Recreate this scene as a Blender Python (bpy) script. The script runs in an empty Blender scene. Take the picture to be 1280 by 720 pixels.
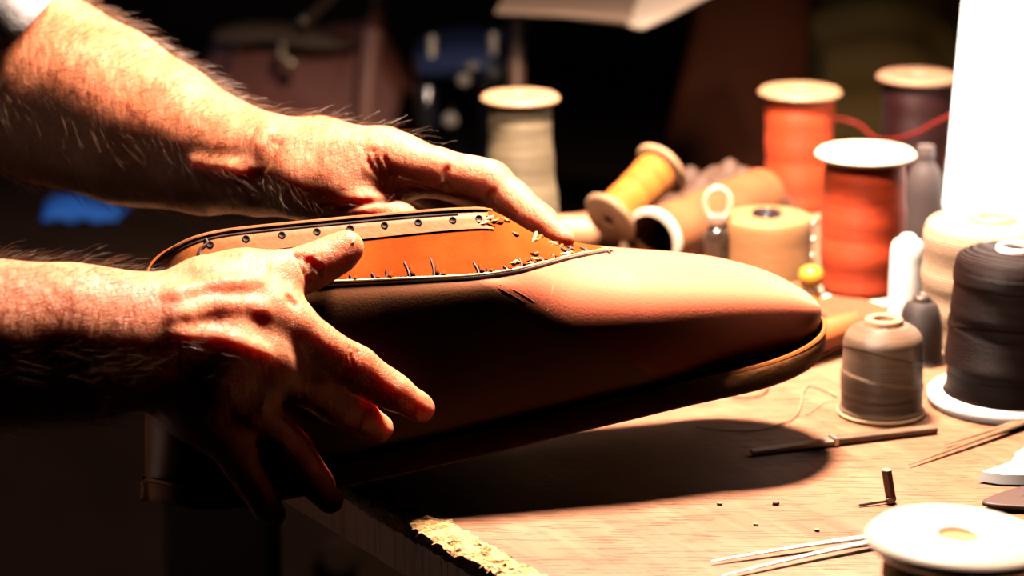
import bpy, math, random
import numpy as np
from mathutils import Vector, Matrix, Quaternion
import openvdb

random.seed(7); rng = np.random.default_rng(7)
scene = bpy.context.scene
COL = scene.collection

# ------------------------------------------------------------------ camera frame
PITCH = math.radians(15.5); FPX = 3600.0; HC = 0.42
CAM = np.array([0, 0, HC])
Rv = np.array([1.0, 0, 0])
Fv = np.array([0, math.cos(PITCH), -math.sin(PITCH)])
Uv = np.array([0, math.sin(PITCH), math.cos(PITCH)])
D0 = 1.24                                   # distance of the shoe and the hands

def P(px, py, d):
    return CAM + Fv*d + Rv*((px-640)/FPX*d) + Uv*((360-py)/FPX*d)
def T(px, py, z=0.0):                       # point of a horizontal plane seen at px, py
    k = math.sin(PITCH) + (py-360)/FPX*math.cos(PITCH)
    return P(px, py, (HC-z)/k)

# ------------------------------------------------------------------ materials
MATS = {}
def mat(name, col, rough=0.5, metal=0.0, bump=0.0, bscale=60.0, var=0.0, vscale=8.0, sss=0.0, emit=None, estr=0.0,
        spec=0.5, coat=0.0, trans=0.0, col2=None, sheen=0.0, stretch=None, detail=4.0, sssr=(1, .35, .2)):
    if name in MATS: return MATS[name]
    m = bpy.data.materials.new(name); m.use_nodes = True; MATS[name] = m
    nt = m.node_tree; b = nt.nodes['Principled BSDF']
    b.inputs['Base Color'].default_value = (*col, 1)
    b.inputs['Roughness'].default_value = rough; b.inputs['Metallic'].default_value = metal
    b.inputs['Specular IOR Level'].default_value = spec
    b.inputs['Coat Weight'].default_value = coat
    b.inputs['Transmission Weight'].default_value = trans
    b.inputs['Sheen Weight'].default_value = sheen
    b.inputs['Coat Roughness'].default_value = .38 if 'leather' in name else .1
    if sss:
        b.inputs['Subsurface Weight'].default_value = sss
        b.inputs['Subsurface Radius'].default_value = sssr
        b.inputs['Subsurface Scale'].default_value = 0.006
    if emit:
        b.inputs['Emission Color'].default_value = (*emit, 1); b.inputs['Emission Strength'].default_value = estr
    tc = nt.nodes.new('ShaderNodeTexCoord'); mp = nt.nodes.new('ShaderNodeMapping')
    nt.links.new(tc.outputs['Object'], mp.inputs['Vector'])
    if stretch: mp.inputs['Scale'].default_value = stretch
    if var:
        n = nt.nodes.new('ShaderNodeTexNoise'); n.inputs['Scale'].default_value = vscale; n.inputs['Detail'].default_value = detail
        nt.links.new(mp.outputs['Vector'], n.inputs['Vector'])
        r = nt.nodes.new('ShaderNodeMapRange'); r.inputs['From Min'].default_value = .35; r.inputs['From Max'].default_value = .65
        nt.links.new(n.outputs['Fac'], r.inputs['Value'])
        mx = nt.nodes.new('ShaderNodeMix'); mx.data_type = 'RGBA'
        c2 = col2 if col2 else tuple(c*(1-var) for c in col)
        mx.inputs['A'].default_value = (*col, 1); mx.inputs['B'].default_value = (*c2, 1)
        nt.links.new(r.outputs['Result'], mx.inputs['Factor']); nt.links.new(mx.outputs['Result'], b.inputs['Base Color'])
    if bump:
        n = nt.nodes.new('ShaderNodeTexNoise'); n.inputs['Scale'].default_value = bscale; n.inputs['Detail'].default_value = 6
        nt.links.new(mp.outputs['Vector'], n.inputs['Vector'])
        bp = nt.nodes.new('ShaderNodeBump'); bp.inputs['Strength'].default_value = 1; bp.inputs['Distance'].default_value = bump
        nt.links.new(n.outputs['Fac'], bp.inputs['Height']); nt.links.new(bp.outputs['Normal'], b.inputs['Normal'])
    return m

def thread_mat(name, col, col2, pitch=900.0, rough=.55, var=.5, sheen=.03, dist=.00022, spec=.2):
    """wound thread: fine rings round the local z axis, wraps of slightly different tone"""
    if name in MATS: return MATS[name]
    m = bpy.data.materials.new(name); m.use_nodes = True; MATS[name] = m
    nt = m.node_tree; b = nt.nodes['Principled BSDF']; L = nt.links.new; N = nt.nodes.new
    b.inputs['Roughness'].default_value = rough; b.inputs['Sheen Weight'].default_value = sheen; b.inputs['Specular IOR Level'].default_value = spec
    tc = N('ShaderNodeTexCoord')
    mp = N('ShaderNodeMapping'); mp.inputs['Scale'].default_value = (14, 14, 330); mp.inputs['Rotation'].default_value = (.05, .04, 0)
    L(tc.outputs['Object'], mp.inputs['Vector'])
    n = N('ShaderNodeTexNoise'); n.inputs['Scale'].default_value = 1.0; n.inputs['Detail'].default_value = 5
    L(mp.outputs['Vector'], n.inputs['Vector'])
    r = N('ShaderNodeMapRange'); r.inputs['From Min'].default_value = .3; r.inputs['From Max'].default_value = .7
    L(n.outputs['Fac'], r.inputs['Value'])
    mx = N('ShaderNodeMix'); mx.data_type = 'RGBA'; mx.inputs['A'].default_value = (*col, 1); mx.inputs['B'].default_value = (*col2, 1)
    L(r.outputs['Result'], mx.inputs['Factor']); L(mx.outputs['Result'], b.inputs['Base Color'])
    w = N('ShaderNodeTexWave'); w.wave_type = 'BANDS'; w.bands_direction = 'Z'; w.inputs['Scale'].default_value = pitch/3.2
    w.inputs['Distortion'].default_value = 1.5; w.inputs['Detail'].default_value = 1
    m2 = N('ShaderNodeMapping'); m2.inputs['Rotation'].default_value = (.06, -.05, 0); L(tc.outputs['Object'], m2.inputs['Vector'])
    L(m2.outputs['Vector'], w.inputs['Vector'])
    ad = N('ShaderNodeMath'); ad.operation = 'MULTIPLY_ADD'; ad.inputs[1].default_value = .9
    L(n.outputs['Fac'], ad.inputs[0]); L(w.outputs['Fac'], ad.inputs[2])
    bp = N('ShaderNodeBump'); bp.inputs['Distance'].default_value = dist
    L(ad.outputs['Value'], bp.inputs['Height']); L(bp.outputs['Normal'], b.inputs['Normal'])
    return m

# ------------------------------------------------------------------ mesh building
def prop(o, label=None, cat=None, group=None, kind=None):
    if label: o['label'] = label
    if cat: o['category'] = cat
    if group: o['group'] = group
    if kind: o['kind'] = kind
    return o
def empty(name, loc=(0, 0, 0), label=None, cat=None, group=None, M=None):
    o = bpy.data.objects.new(name, None); COL.objects.link(o); o.empty_display_size = .02
    if M is not None: o.matrix_world = M
    else: o.location = Vector(loc)
    return prop(o, label, cat, group)

class MB:
    def __init__(s): s.v = []; s.f = []; s.n = 0
    def add(s, V, F):
        V = np.asarray(V, float).reshape(-1, 3)
        s.v.append(V); s.f += [tuple(int(i)+s.n for i in f) for f in F]; s.n += len(V); return s
    def lathe(s, prof, n=64, c=(0, 0, 0), closed=False, M=None, ramp=None):
        """prof: list of (r, z). First and last with r==0 close the shape"""
        prof = [(max(r, 1e-5), z) for r, z in prof]
        a = np.linspace(0, 2*math.pi, n, endpoint=False)
        V = []
        for r, z in prof:
            rr = r if ramp is None else r*(1+ramp(a, z))
            V.append(np.stack([rr*np.cos(a), rr*np.sin(a), np.full(n, z)], 1))
        V = np.concatenate(V) + np.array(c)
        if M is not None: V = V @ np.array(M.to_3x3()).T + np.array(M.translation)
        F = []; k = len(prof)
        for i in range(k-1 if not closed else k):
            for j in range(n):
                i2 = (i+1) % k
                F.append((i*n+j, i*n+(j+1) % n, i2*n+(j+1) % n, i2*n+j))
        if not closed:
            F.append(tuple(range(n))[::-1]); F.append(tuple((k-1)*n+j for j in range(n)))
        return s.add(V, F)
    def tube(s, pts, rad, n=10, flat=None, closed=False):
        pts = np.asarray(pts, float); k = len(pts)
        rad = np.full(k, rad) if np.isscalar(rad) else np.asarray(rad, float)
        tg = np.gradient(pts, axis=0) if not closed else (np.roll(pts, -1, 0)-np.roll(pts, 1, 0))
        tg /= np.linalg.norm(tg, axis=1)[:, None]+1e-12
        up = np.array([0, 0, 1.0]) if abs(tg[0][2]) < .9 else np.array([1.0, 0, 0])
        a = np.linspace(0, 2*math.pi, n, endpoint=False); V = []
        for i in range(k):
            x = np.cross(tg[i], up); x /= np.linalg.norm(x)+1e-12; y = np.cross(x, tg[i]); up = y
            f = 1.0 if flat is None else flat
            V.append(pts[i]+rad[i]*(np.cos(a)[:, None]*x+f*np.sin(a)[:, None]*y))
        V = np.concatenate(V); F = []
        for i in range(k if closed else k-1):
            i2 = (i+1) % k
            for j in range(n): F.append((i*n+j, i*n+(j+1) % n, i2*n+(j+1) % n, i2*n+j))
        if not closed: F.append(tuple(range(n))[::-1]); F.append(tuple((k-1)*n+j for j in range(n)))
        return s.add(V, F)
    def box(s, c, size, M=None):
        x, y, z = [q/2 for q in size]
        V = np.array([(sx*x, sy*y, sz*z) for sx in (-1, 1) for sy in (-1, 1) for sz in (-1, 1)])+np.array(c)
        if M is not None: V = V @ np.array(M.to_3x3()).T + np.array(M.translation)
        return s.add(V, [(0, 1, 3, 2), (4, 6, 7, 5), (0, 4, 5, 1), (2, 3, 7, 6), (0, 2, 6, 4), (1, 5, 7, 3)])
    def grid(s, V, closed_u=False, closed_v=False):
        V = np.asarray(V); a, b = V.shape[:2]; F = []
        for i in range(a if closed_u else a-1):
            for j in range(b if closed_v else b-1):
                i2, j2 = (i+1) % a, (j+1) % b
                F.append((i*b+j, i2*b+j, i2*b+j2, i*b+j2))
        return s.add(V.reshape(-1, 3), F)
    def build(s, name, m, parent=None, smooth=True, bevel=0.0, origin=None, subsurf=0, auto=35, solid=0.0):
        V = np.concatenate(s.v)
        if origin is not None: V = V-np.asarray(origin)
        me = bpy.data.meshes.new(name); me.from_pydata(V.tolist(), [], s.f); me.validate(); me.update()
        import bmesh
        bm = bmesh.new(); bm.from_mesh(me); bmesh.ops.recalc_face_normals(bm, faces=bm.faces)
        bm.to_mesh(me); bm.free()
        o = bpy.data.objects.new(name, me); COL.objects.link(o)
        if m: me.materials.append(m)
        if origin is not None: o.location = Vector(origin)
        if parent: o.parent = parent
        if bevel:
            b = o.modifiers.new('b', 'BEVEL'); b.width = bevel; b.segments = 3; b.limit_method = 'ANGLE'; b.angle_limit = math.radians(40)
        if solid:
            q = o.modifiers.new('s', 'SOLIDIFY'); q.thickness = solid; q.offset = 0
        if subsurf:
            q = o.modifiers.new('ss', 'SUBSURF'); q.levels = q.render_levels = subsurf
        if smooth:
            me.polygons.foreach_set('use_smooth', [True]*len(me.polygons))
            if auto and hasattr(me, 'set_sharp_from_angle'): me.set_sharp_from_angle(angle=math.radians(auto))
        return o

def catmull(pts, sub=8, closed=False):
    p = np.asarray(pts, float); n = len(p); out = []
    rng_ = range(n) if closed else range(n-1)
    for i in rng_:
        if closed: p0, p1, p2, p3 = p[i-1], p[i], p[(i+1) % n], p[(i+2) % n]
        else: p0, p1, p2, p3 = p[max(i-1, 0)], p[i], p[i+1], p[min(i+2, n-1)]
        for t in np.linspace(0, 1, sub, endpoint=False):
            out.append(.5*((2*p1)+(-p0+p2)*t+(2*p0-5*p1+4*p2-p3)*t*t+(-p0+3*p1-3*p2+p3)*t**3))
    if not closed: out.append(p[-1])
    return np.array(out)
def sstep(a, b, x):
    t = np.clip((x-a)/(b-a), 0, 1); return t*t*(3-2*t)
def smooth_interp(x, xs, ys):
    """smooth curve through (xs, ys): catmull on a dense table"""
    c = catmull(np.stack([xs, ys], 1), 12)
    return np.interp(x, c[:, 0], c[:, 1])

# ------------------------------------------------------------------ materials of the place
wood_pale = mat('pale_wood', (.42, .24, .125), .5, var=.25, vscale=40, bump=.0003, bscale=200)
wood_cream = mat('cream_wood', (.82, .62, .46), .45, var=.18, vscale=40)
leather_tan = mat('tan_leather', (.31, .056, .010), .65, spec=.0, var=.35, vscale=45, bump=.00012, bscale=700)
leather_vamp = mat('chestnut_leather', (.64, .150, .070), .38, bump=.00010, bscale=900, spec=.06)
leather_band = mat('band_leather', (.34, .10, .022), .5, spec=.12, var=.25, vscale=60, bump=.0002, bscale=300)
leather_sole = mat('sole_leather', (.34, .13, .05), .55, spec=.06, var=.3, vscale=80, bump=.0003, bscale=300)
leather_orange = mat('orange_leather', (.50, .115, .028), .5, var=.3, vscale=30, bump=.0006, bscale=200)
leather_brown = mat('brown_leather', (.13, .05, .03), .55, var=.4, vscale=12, bump=.001, bscale=120)
dark_thread = mat('dark_stitch', (.035, .012, .006), .6)
gold_stitch = mat('gold_stitch', (.62, .34, .12), .5)
steel = mat('steel', (.55, .48, .40), .32, metal=.6, var=.3, vscale=60)
dark_steel = mat('dark_steel', (.16, .12, .10), .4, metal=.7, var=.3, vscale=60)
white_plastic = mat('white_plastic', (.86, .80, .74), .4)
black_gloss = mat('black_gloss', (.012, .012, .015), .25, coat=.5)

# ------------------------------------------------------------------ the shoe
YAW = math.radians(18.0); PIV = (400-640)/FPX*D0      # the toe points a little away from the viewer
Xs = Rv*math.cos(YAW)+Fv*math.sin(YAW); Ws = Fv*math.cos(YAW)-Rv*math.sin(YAW)
SO = CAM+Fv*D0+Rv*PIV
def SH(px, py, w):
    k = (px-640)/FPX
    s_ = (k*D0-PIV)/(math.cos(YAW)-k*math.sin(YAW)); d = D0+s_*math.sin(YAW)
    return SO+Xs*s_+Uv*((360-py)/FPX*d)+Ws*w

TX = [186, 192, 205, 230, 260, 300, 400, 500, 560, 596, 622, 660, 700, 750, 800, 850, 900, 950, 985, 1005, 1016, 1022]
TY = [345, 331, 316, 301, 292, 286, 276, 267, 263, 263, 270, 288, 299, 307, 311, 315, 322, 336, 353, 365, 375, 386]
BX = [186, 240, 300, 400, 500, 600, 680, 750, 834, 912, 970, 1005, 1022]
BY = [602, 609, 603, 582, 558.5, 534, 513, 496, 475, 455, 435, 417, 400]
SX = [186, 260, 350, 430, 500, 560, 600, 640, 680, 720, 760]      # seam between dark quarter and tan top
SY = [395, 368, 356, 352, 349, 346, 341, 333, 324, 317, 312]
def hw(px):
    a = np.interp(px, [186, 300, 450, 600, 760, 860], [.030, .033, .036, .042, .047, .046])
    nose = np.sqrt(np.clip(1-np.clip((px-830)/(1022.4-830), 0, 1)**2.7, 0, 1))
    back = np.sqrt(np.clip(1-np.clip((250-px)/(250-185.5), 0, 1)**2.2, 0, 1))
    return np.maximum(a*nose*back, .0008)
W0 = .004     # the shoe's middle plane
def ring(px):
    yt = float(smooth_interp(px, TX, TY)); yb = float(smooth_interp(px, BX, BY)); ys = float(smooth_interp(min(px, 760), SX, SY))
    h = yb-yt; H = float(hw(px)); k = float(sstep(575, 690, px))
    ys = min(ys, yb-8)
    inn = min(90, h*.35)
    A = [(-.74, yb), (-.90, yb-.18*h), (-.99, yb-.40*h), (-1.02, yb-.62*h+0), (-.93, ys), (-.64, ys*.45+yt*.55),
         (-.44, yt+3), (-.38, yt), (-.30, yt+2), (-.22, yt+inn*.5), (-.10, yt+inn), (.36, yt+inn+4), (.66, yt+inn), (.72, yt+inn*.5), (.74, yt+12), (.80, yt+9),
         (.86, yt+14), (.95, ys+10), (1.02, yb-.40*h), (.97, yb-.18*h), (.80, yb)]
    B = [(-.76, yb), (-.91, yb-.17*h), (-.985, yb-.35*h), (-1.0, yb-.53*h), (-.93, yb-.68*h), (-.74, yb-.82*h),
         (-.55, yb-.91*h), (-.38, yb-.96*h), (-.22, yb-.985*h), (-.08, yt+.4), (.06, yt), (.20, yt), (.33, yt+.02*h), (.46, yt+.05*h), (.58, yt+.09*h), (.70, yt+.15*h),
         (.80, yt+.23*h), (.93, yt+.40*h), (1.0, yb-.38*h), (.96, yb-.17*h), (.80, yb)]
    A = np.array(A); B = np.array(B)
    R_ = A*(1-k)+B*k
    return R_*np.array([H, 1])+np.array([W0, 0])
STX = np.concatenate([186+ (np.linspace(0, 1, 14)**2)*54, np.linspace(244, 960, 150), 1022-(np.linspace(1, 0, 34)**2)*60])
RINGS = []
for px in STX:
    R_ = catmull(ring(px), 7)
    RINGS.append(R_)
RINGS = np.array(RINGS)                      # (stations, ring, (w, py))
NR = RINGS.shape[1]
def station(px):
    i = np.clip(np.searchsorted(STX, px)-1, 0, len(STX)-2); t = (px-STX[i])/(STX[i+1]-STX[i])
    return RINGS[i]*(1-t)+RINGS[i+1]*t
def SURF(px, py, out=0.0):
    """point on the near side of the upper at image place px, py (orthographic in the shoe's frame)"""
    R_ = station(px); best = None
    n0 = NR//2
    for j in range(n0-1):
        a, b = R_[j], R_[j+1]
        if (a[1]-py)*(b[1]-py) <= 0 and abs(a[1]-b[1]) > 1e-9:
            t = (py-a[1])/(b[1]-a[1]); w = a[0]+t*(b[0]-a[0])
            if best is None or w < best: best = w
    if best is None: best = R_[np.argmin(R_[:, 1])][0]
    return SH(px, py, best-out)

shoe = empty('shoe', SH(600, 560, W0), 'tan leather shoe with long plain toe, held in two hands', 'shoe')
SB = np.array(shoe.location)
shoe_inv = lambda V: np.asarray(V)-SB
# split the upper along the seam: tan top (ring index above seam) and chestnut lower
VV = np.array([[SH(STX[i], RINGS[i, j, 1], RINGS[i, j, 0]) for j in range(NR)] for i in range(len(STX))])
iS = int(np.searchsorted(STX, 752))
def seam_j(i):
    px = STX[i]
    if px > 752: return None
    ys = float(smooth_interp(px, SX, SY)); R_ = RINGS[i]
    for j in range(NR//2):
        if R_[j, 1] <= ys: return j
    return NR//2
JS = [seam_j(i) for i in range(len(STX))]
# snap seam vertices on the seam line so that the edge is clean
for i in range(iS):
    j = JS[i]; ys = float(smooth_interp(STX[i], SX, SY)); a, b = RINGS[i, j-1], RINGS[i, j]
    if a[1] > ys > b[1]:
        t = (ys-a[1])/(b[1]-a[1]); c = a+(b-a)*t
        if t < .5: JS[i] = j-1
        RINGS[i, JS[i]] = c; VV[i, JS[i]] = SH(STX[i], c[1], c[0])
def upper(name, test, m, extra=None, disp=None):
    mb = MB(); F = []
    for i in range(len(STX)-1):
        for j in range(NR-1):
            if test(i, j): F.append((i*NR+j, (i+1)*NR+j, (i+1)*NR+j+1, i*NR+j+1))
    V = VV.copy()
    used = sorted(set(k for f in F for k in f)); mp = {k: n for n, k in enumerate(used)}
    V = V.reshape(-1, 3)[used]
    F = [tuple(mp[k] for k in f) for f in F]
    mb.add(shoe_inv(V), F)
    if extra: extra(mb)
    return mb.build(name, m, shoe, auto=60)
def far_j(i): return NR-1-int(.2*NR)
def is_top(i, j):
    if i+1 >= iS: return False
    return min(JS[i], JS[i+1]) <= j < NR-1-int(.15*NR) and (STX[i] < 748)
def caps(mb):
    for i in (0, len(STX)-1):
        mb.add(shoe_inv(VV[i]), [tuple(range(NR))])
    # insole closing the underside
    B = np.array([[VV[i, 0], VV[i, NR-1]] for i in range(len(STX))])
    mb.grid(shoe_inv(B))
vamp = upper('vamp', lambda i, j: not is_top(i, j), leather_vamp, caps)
top = upper('tan_quarter', is_top, leather_tan); top['label'] = 'smooth tan leather top panel'
# puffed edge of the tan panel beside the seam and the facing band along the top line
xs = np.linspace(196, 600, 120)
def topline(px, dy=0, out=0): return SURF(px, float(smooth_interp(px, TX, TY))+dy, out)
band = []
for px in xs:
    wd = float(np.interp(px, [196, 230, 300, 596], [16, 26, 30, 24]))
    a = shoe_inv(topline(px, 1.0, .0008)); b = shoe_inv(topline(px, wd, .0007)); c = shoe_inv(topline(px, wd+1.2, -.0002))
    t0 = shoe_inv(topline(px, 0.2, -.0008))
    band.append([t0, a, a*.5+b*.5, b, c])
MB().grid(np.array(band)).build('facing_band', leather_band, shoe, auto=50)['label'] = 'pale tan band with punched holes along the top line'
MB().tube([shoe_inv(topline(px, 0.8, .0006)) for px in np.linspace(190, 604, 140)], .00115, 8).build('top_binding', leather_sole, shoe)
# line of dark thread under the binding
MB().tube([shoe_inv(topline(px, 5.5, .0007)) for px in np.linspace(215, 560, 140)], .00045, 6).build('band_seam', dark_thread, shoe)
# punched holes
for k, px in enumerate([255, 299, 343, 386, 427, 469, 510, 552, 584]):
    py = float(smooth_interp(px, TX, TY))+ (13 if px < 570 else 12)
    c = shoe_inv(SURF(px, py, .0007)); n = -Fv*.93+Uv*.36
    q = Vector(n).to_track_quat('Z', 'Y').to_matrix().to_4x4(); q.translation = Vector(c)
    h = MB().lathe([(0, .0002), (.0011, .0004), (.0013, .0006), (.0016, .0003), (.0017, -.0006), (0, -.0006)], 16, M=q).build('punched_hole', mat('hole', (.012, .006, .004), .8), shoe)
# small heel seam at the back
MB().tube(catmull([shoe_inv(SURF(x, y, .0008)) for x, y in ((250, 299), (251, 305), (243, 311), (241, 318), (244, 325))], 6), .0007, 8).build('heel_seam', dark_thread, shoe)
# seam cord and its stitches
sx = np.linspace(300, 752, 180)
def seam(px, dy=0, out=0): return shoe_inv(SURF(px, float(smooth_interp(px, SX, SY))+dy, out))
MB().tube([seam(px, 1.5, .0001) for px in sx], .0008, 8).build('seam_cord', dark_thread, shoe)
MB().tube([seam(px, -1.4, .0008) for px in sx], .0006, 8).build('seam_edge', gold_stitch, shoe)
st = MB()
for px in np.arange(412, 748, 5.2):
    a = seam(px, -2.2, .0003); b = seam(px+3.0, -1.6+.8*math.sin(px), .0005)
    st.tube([a, (a+b)/2-Fv*.0003, b], .00055, 6)
st.build('seam_stitches', gold_stitch, shoe)
# upright gathering stitches with their little puckers
for k, (px, L) in enumerate([(418, 9), (446, 10), (460, 13), (488, 22), (517, 24), (524, 12), (570, 17), (580, 9), (604, 8), (622, 13), (636, 10), (652, 9), (668, 8)]):
    jx = random.uniform(-4, 4)
    pts = [seam(px, -2, .0004), seam(px+jx*.4+1, -L*.5, .0004), seam(px+jx, -L, .0003)]
    MB().tube(catmull(pts, 4), [.0006]*4+[.0004]*4+[.0002], 6).build('gather_stitch', dark_thread, shoe)
    pts = [seam(px+4, -3, .0003), seam(px+5+jx*.4, -L*.45, .0006), seam(px+7+jx, -L*.85, .0001)]
    MB().tube(catmull(pts, 4), [.0006, .0010, .0012, .0012, .0010, .0009, .0007, .0005, .0002], 8).build('pucker', leather_tan, shoe)
# crossed stitches and scalloped cord where the seam meets the toe
def ST(x, y, o=.0008): return shoe_inv(SURF(x, y, o))
for (a, b) in [((712, 310), (720, 316)), ((713, 316), (720, 309)), ((724, 313), (741, 313)), ((742, 311), (746, 317)), ((694, 309), (700, 313)), ((700, 308), (693, 314)), ((684, 311), (690, 316))]:
    MB().tube([ST(*a), ST((a[0]+b[0])/2, (a[1]+b[1])/2, .0012), ST(*b)], .00055, 6).build('cross_stitch', dark_thread, shoe)
rg = random.Random(5)
for k in range(34):
    u = k/33; x = 584+u*112+rg.uniform(-5, 5); y0 = float(smooth_interp(x, TX, TY)); y1 = float(smooth_interp(x, SX, SY))
    y = y0+5+(y1-y0-8)*rg.choice((.05, .3, .75, .9, 1.0)) if x > 612 else y0+rg.uniform(8, 20)
    L_ = rg.uniform(4, 9); sl = rg.uniform(-.6, .5)
    q_ = [ST(min(x+t*L_, 742), y+t*L_*sl+rg.uniform(-1.2, 1.2), o) for t, o in ((-1, -.0003), (-.4, .0001), (.2, .0002), (.7, .0001), (1, -.0003))]
    p = catmull(q_, 4)
    MB().tube(p, np.interp(np.linspace(0, 1, len(p)), [0, .3, .7, 1], [.0003, .0009, .0008, .0003]), 8).build('scallop_ridge', [leather_band, leather_tan, gold_stitch][k % 3], shoe)
    if k % 3 == 0: MB().tube(catmull([q_[1]+Uv*-.0006, q_[2]-Uv*.0007, q_[3]-Uv*.0006], 3), .0003, 6).build('cross_stitch', dark_thread, shoe)
for (pts) in [((572, 351), (592, 361), (612, 372), (622, 378)), ((592, 356), (612, 364), (632, 376)), ((661, 342), (656, 362), (648, 388))]:
    MB().tube(catmull([ST(x, y, -.0001) for x, y in pts], 6), .00024, 6).build('scored_line', gold_stitch if pts[0][0] > 650 else leather_vamp, shoe)
# the rear quarter is of darker leather: a clean edge along the scored line
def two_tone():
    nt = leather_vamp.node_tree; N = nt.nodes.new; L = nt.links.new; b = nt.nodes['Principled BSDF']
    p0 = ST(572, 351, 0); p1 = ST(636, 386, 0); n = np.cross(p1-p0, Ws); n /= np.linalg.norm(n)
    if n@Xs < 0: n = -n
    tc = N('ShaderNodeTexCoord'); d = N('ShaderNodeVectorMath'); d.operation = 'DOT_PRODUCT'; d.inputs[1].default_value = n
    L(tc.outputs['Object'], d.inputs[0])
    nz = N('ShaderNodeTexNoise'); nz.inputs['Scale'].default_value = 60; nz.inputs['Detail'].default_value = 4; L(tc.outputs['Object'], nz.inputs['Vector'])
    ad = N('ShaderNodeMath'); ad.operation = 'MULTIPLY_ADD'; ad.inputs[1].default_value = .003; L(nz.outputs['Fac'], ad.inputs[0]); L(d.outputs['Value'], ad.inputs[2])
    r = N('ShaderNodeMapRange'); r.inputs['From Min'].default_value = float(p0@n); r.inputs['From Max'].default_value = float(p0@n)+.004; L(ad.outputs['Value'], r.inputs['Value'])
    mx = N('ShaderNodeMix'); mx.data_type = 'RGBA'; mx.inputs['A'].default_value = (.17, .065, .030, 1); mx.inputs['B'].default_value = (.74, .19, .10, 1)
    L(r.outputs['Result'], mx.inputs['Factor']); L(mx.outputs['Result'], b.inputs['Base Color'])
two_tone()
# sole: follows the underside, standing out a little all round
secs = []
for px in STX:
    yb = float(smooth_interp(px, BX, BY)); H = float(hw(px))*(.80+.21*float(sstep(780, 960, px)))
    nose = sstep(900, 1022, px)
    secs.append((px, yb, H))
C0 = []
def sole_ring(px, yb, H, e):
    th = float(np.interp(px, [186, 400, 834, 912, 970, 1000, 1022], [23, 25, 26, 27, 27, 25, 17]))
    h = H+e
    return [(-h, yb-1.5), (-h-.0006, yb+3), (-h-.0002, yb+th-3), (-h+.002, yb+th), (0, yb+th+.5), (h-.002, yb+th), (h, yb+th-3), (h, yb-1.5), (0, yb-1.5)]
V = []
for px, yb, H in secs:
    pe = px
    V.append([SH(pe, y, W0+w) for w, y in sole_ring(px, yb, H, .0042)])
# rounded end past the toe and the heel
def endcap(px0, yb0, ex, sgn):
    out = []
    for t in (.35, .65, .85, .97):
        px = px0+sgn*ex*t; s_ = math.sqrt(1-t*t)
        H = .0050*s_
        out.append([SH(px, y+sgn*(-2.5*t), W0+w) for w, y in sole_ring(px0, yb0, 0, H)])
    return out
V = endcap(186, secs[0][1], 8, -1)[::-1]+V+endcap(1021, secs[-1][1]+1, 5, 1)
mb = MB(); V = np.array(V); mb.grid(shoe_inv(V.reshape(-1, 3)).reshape(V.shape), closed_v=True)
for k in (0, len(V)-1): mb.add(shoe_inv(V[k]), [tuple(range(9))])
mb.build('sole', leather_sole, shoe, auto=50)
wl = MB()
for side in (-1, 1):
    wl.tube([shoe_inv(SH(px, yb-2.5, W0+side*(H+.0032))) for px, yb, H in secs], .0011, 6)
wl.build('welt', leather_band, shoe)

# ------------------------------------------------------------------ hands and arms: one smooth skin surface
WO = 0.0
def cf(px, py, w):                           # point in the camera-aligned frame at D0
    w = w+WO; d = D0+w; return np.array([(px-640)/FPX*d, (360-py)/FPX*d, w])
def rp(r, w): return r*(D0+w+WO)/FPX
class Field:
    def __init__(s, lo, hi, vox):
        s.lo = np.array(lo); s.vox = vox; s.n = np.ceil((np.array(hi)-s.lo)/vox).astype(int)+1
        s.a = np.full(s.n, .04, np.float32)
    def _box(s, pts, m):
        lo = np.floor((np.min(pts, 0)-m-s.lo)/s.vox).astype(int); hi = np.ceil((np.max(pts, 0)+m-s.lo)/s.vox).astype(int)
        lo = np.clip(lo, 0, s.n-1); hi = np.clip(hi, 1, s.n)
        sl = tuple(slice(a, b) for a, b in zip(lo, hi))
        g = np.meshgrid(*[s.lo[i]+s.vox*np.arange(lo[i], hi[i]) for i in range(3)], indexing='ij')
        return sl, np.stack(g, -1)
    @staticmethod
    def cone(X, a, b, ra, rb):
        ba = b-a; L = np.dot(ba, ba)+1e-12
        t = np.clip(((X-a)@ba)/L, 0, 1)
        return np.linalg.norm(X-a-t[..., None]*ba, axis=-1)-(ra+(rb-ra)*t)
    def add(s, a, b, ra, rb, k):
        m = max(ra, rb)+k+.006
        if s.a.size == 0: return
        sl, X = s._box([a, b], m)
        if X.size == 0: return
        d = s.cone(X, a, b, ra, rb); c = s.a[sl]
        h = np.clip(k-np.abs(c-d), 0, None)/k
        s.a[sl] = np.minimum(c, d)-h*h*h*k/6
    def cut(s, a, b, ra, rb, k):
        m = max(ra, rb)+k+.003
        sl, X = s._box([a, b], m)
        if X.size == 0: return
        d = -s.cone(X, a, b, ra, rb); c = s.a[sl]
        h = np.clip(k-np.abs(c-d), 0, None)/k
        s.a[sl] = np.maximum(c, d)+h*h*h*k/6
    def chain(s, pts, k, kroot=None):
        for i in range(len(pts)-1):
            a, b = pts[i], pts[i+1]
            s.add(cf(*a[:3]), cf(*b[:3]), rp(a[3], a[2]), rp(b[3], b[2]), k if i or not kroot else kroot)
    def merge(s, o, k):
        h = np.clip(k-np.abs(s.a-o.a), 0, None)/k
        s.a = np.minimum(s.a, o.a)-h*h*h*k/6
    def mesh(s):
        g = openvdb.FloatGrid(.04); g.copyFromArray(s.a.astype(np.float32))
        p, q = g.convertToQuads(isovalue=0.0)
        p = np.asarray(p, float)*s.vox+s.lo
        return p, np.asarray(q, int)
def to_world(p): return CAM+Fv*D0+p[:, :1]*Rv+p[:, 1:2]*Uv+p[:, 2:3]*Fv
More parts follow.
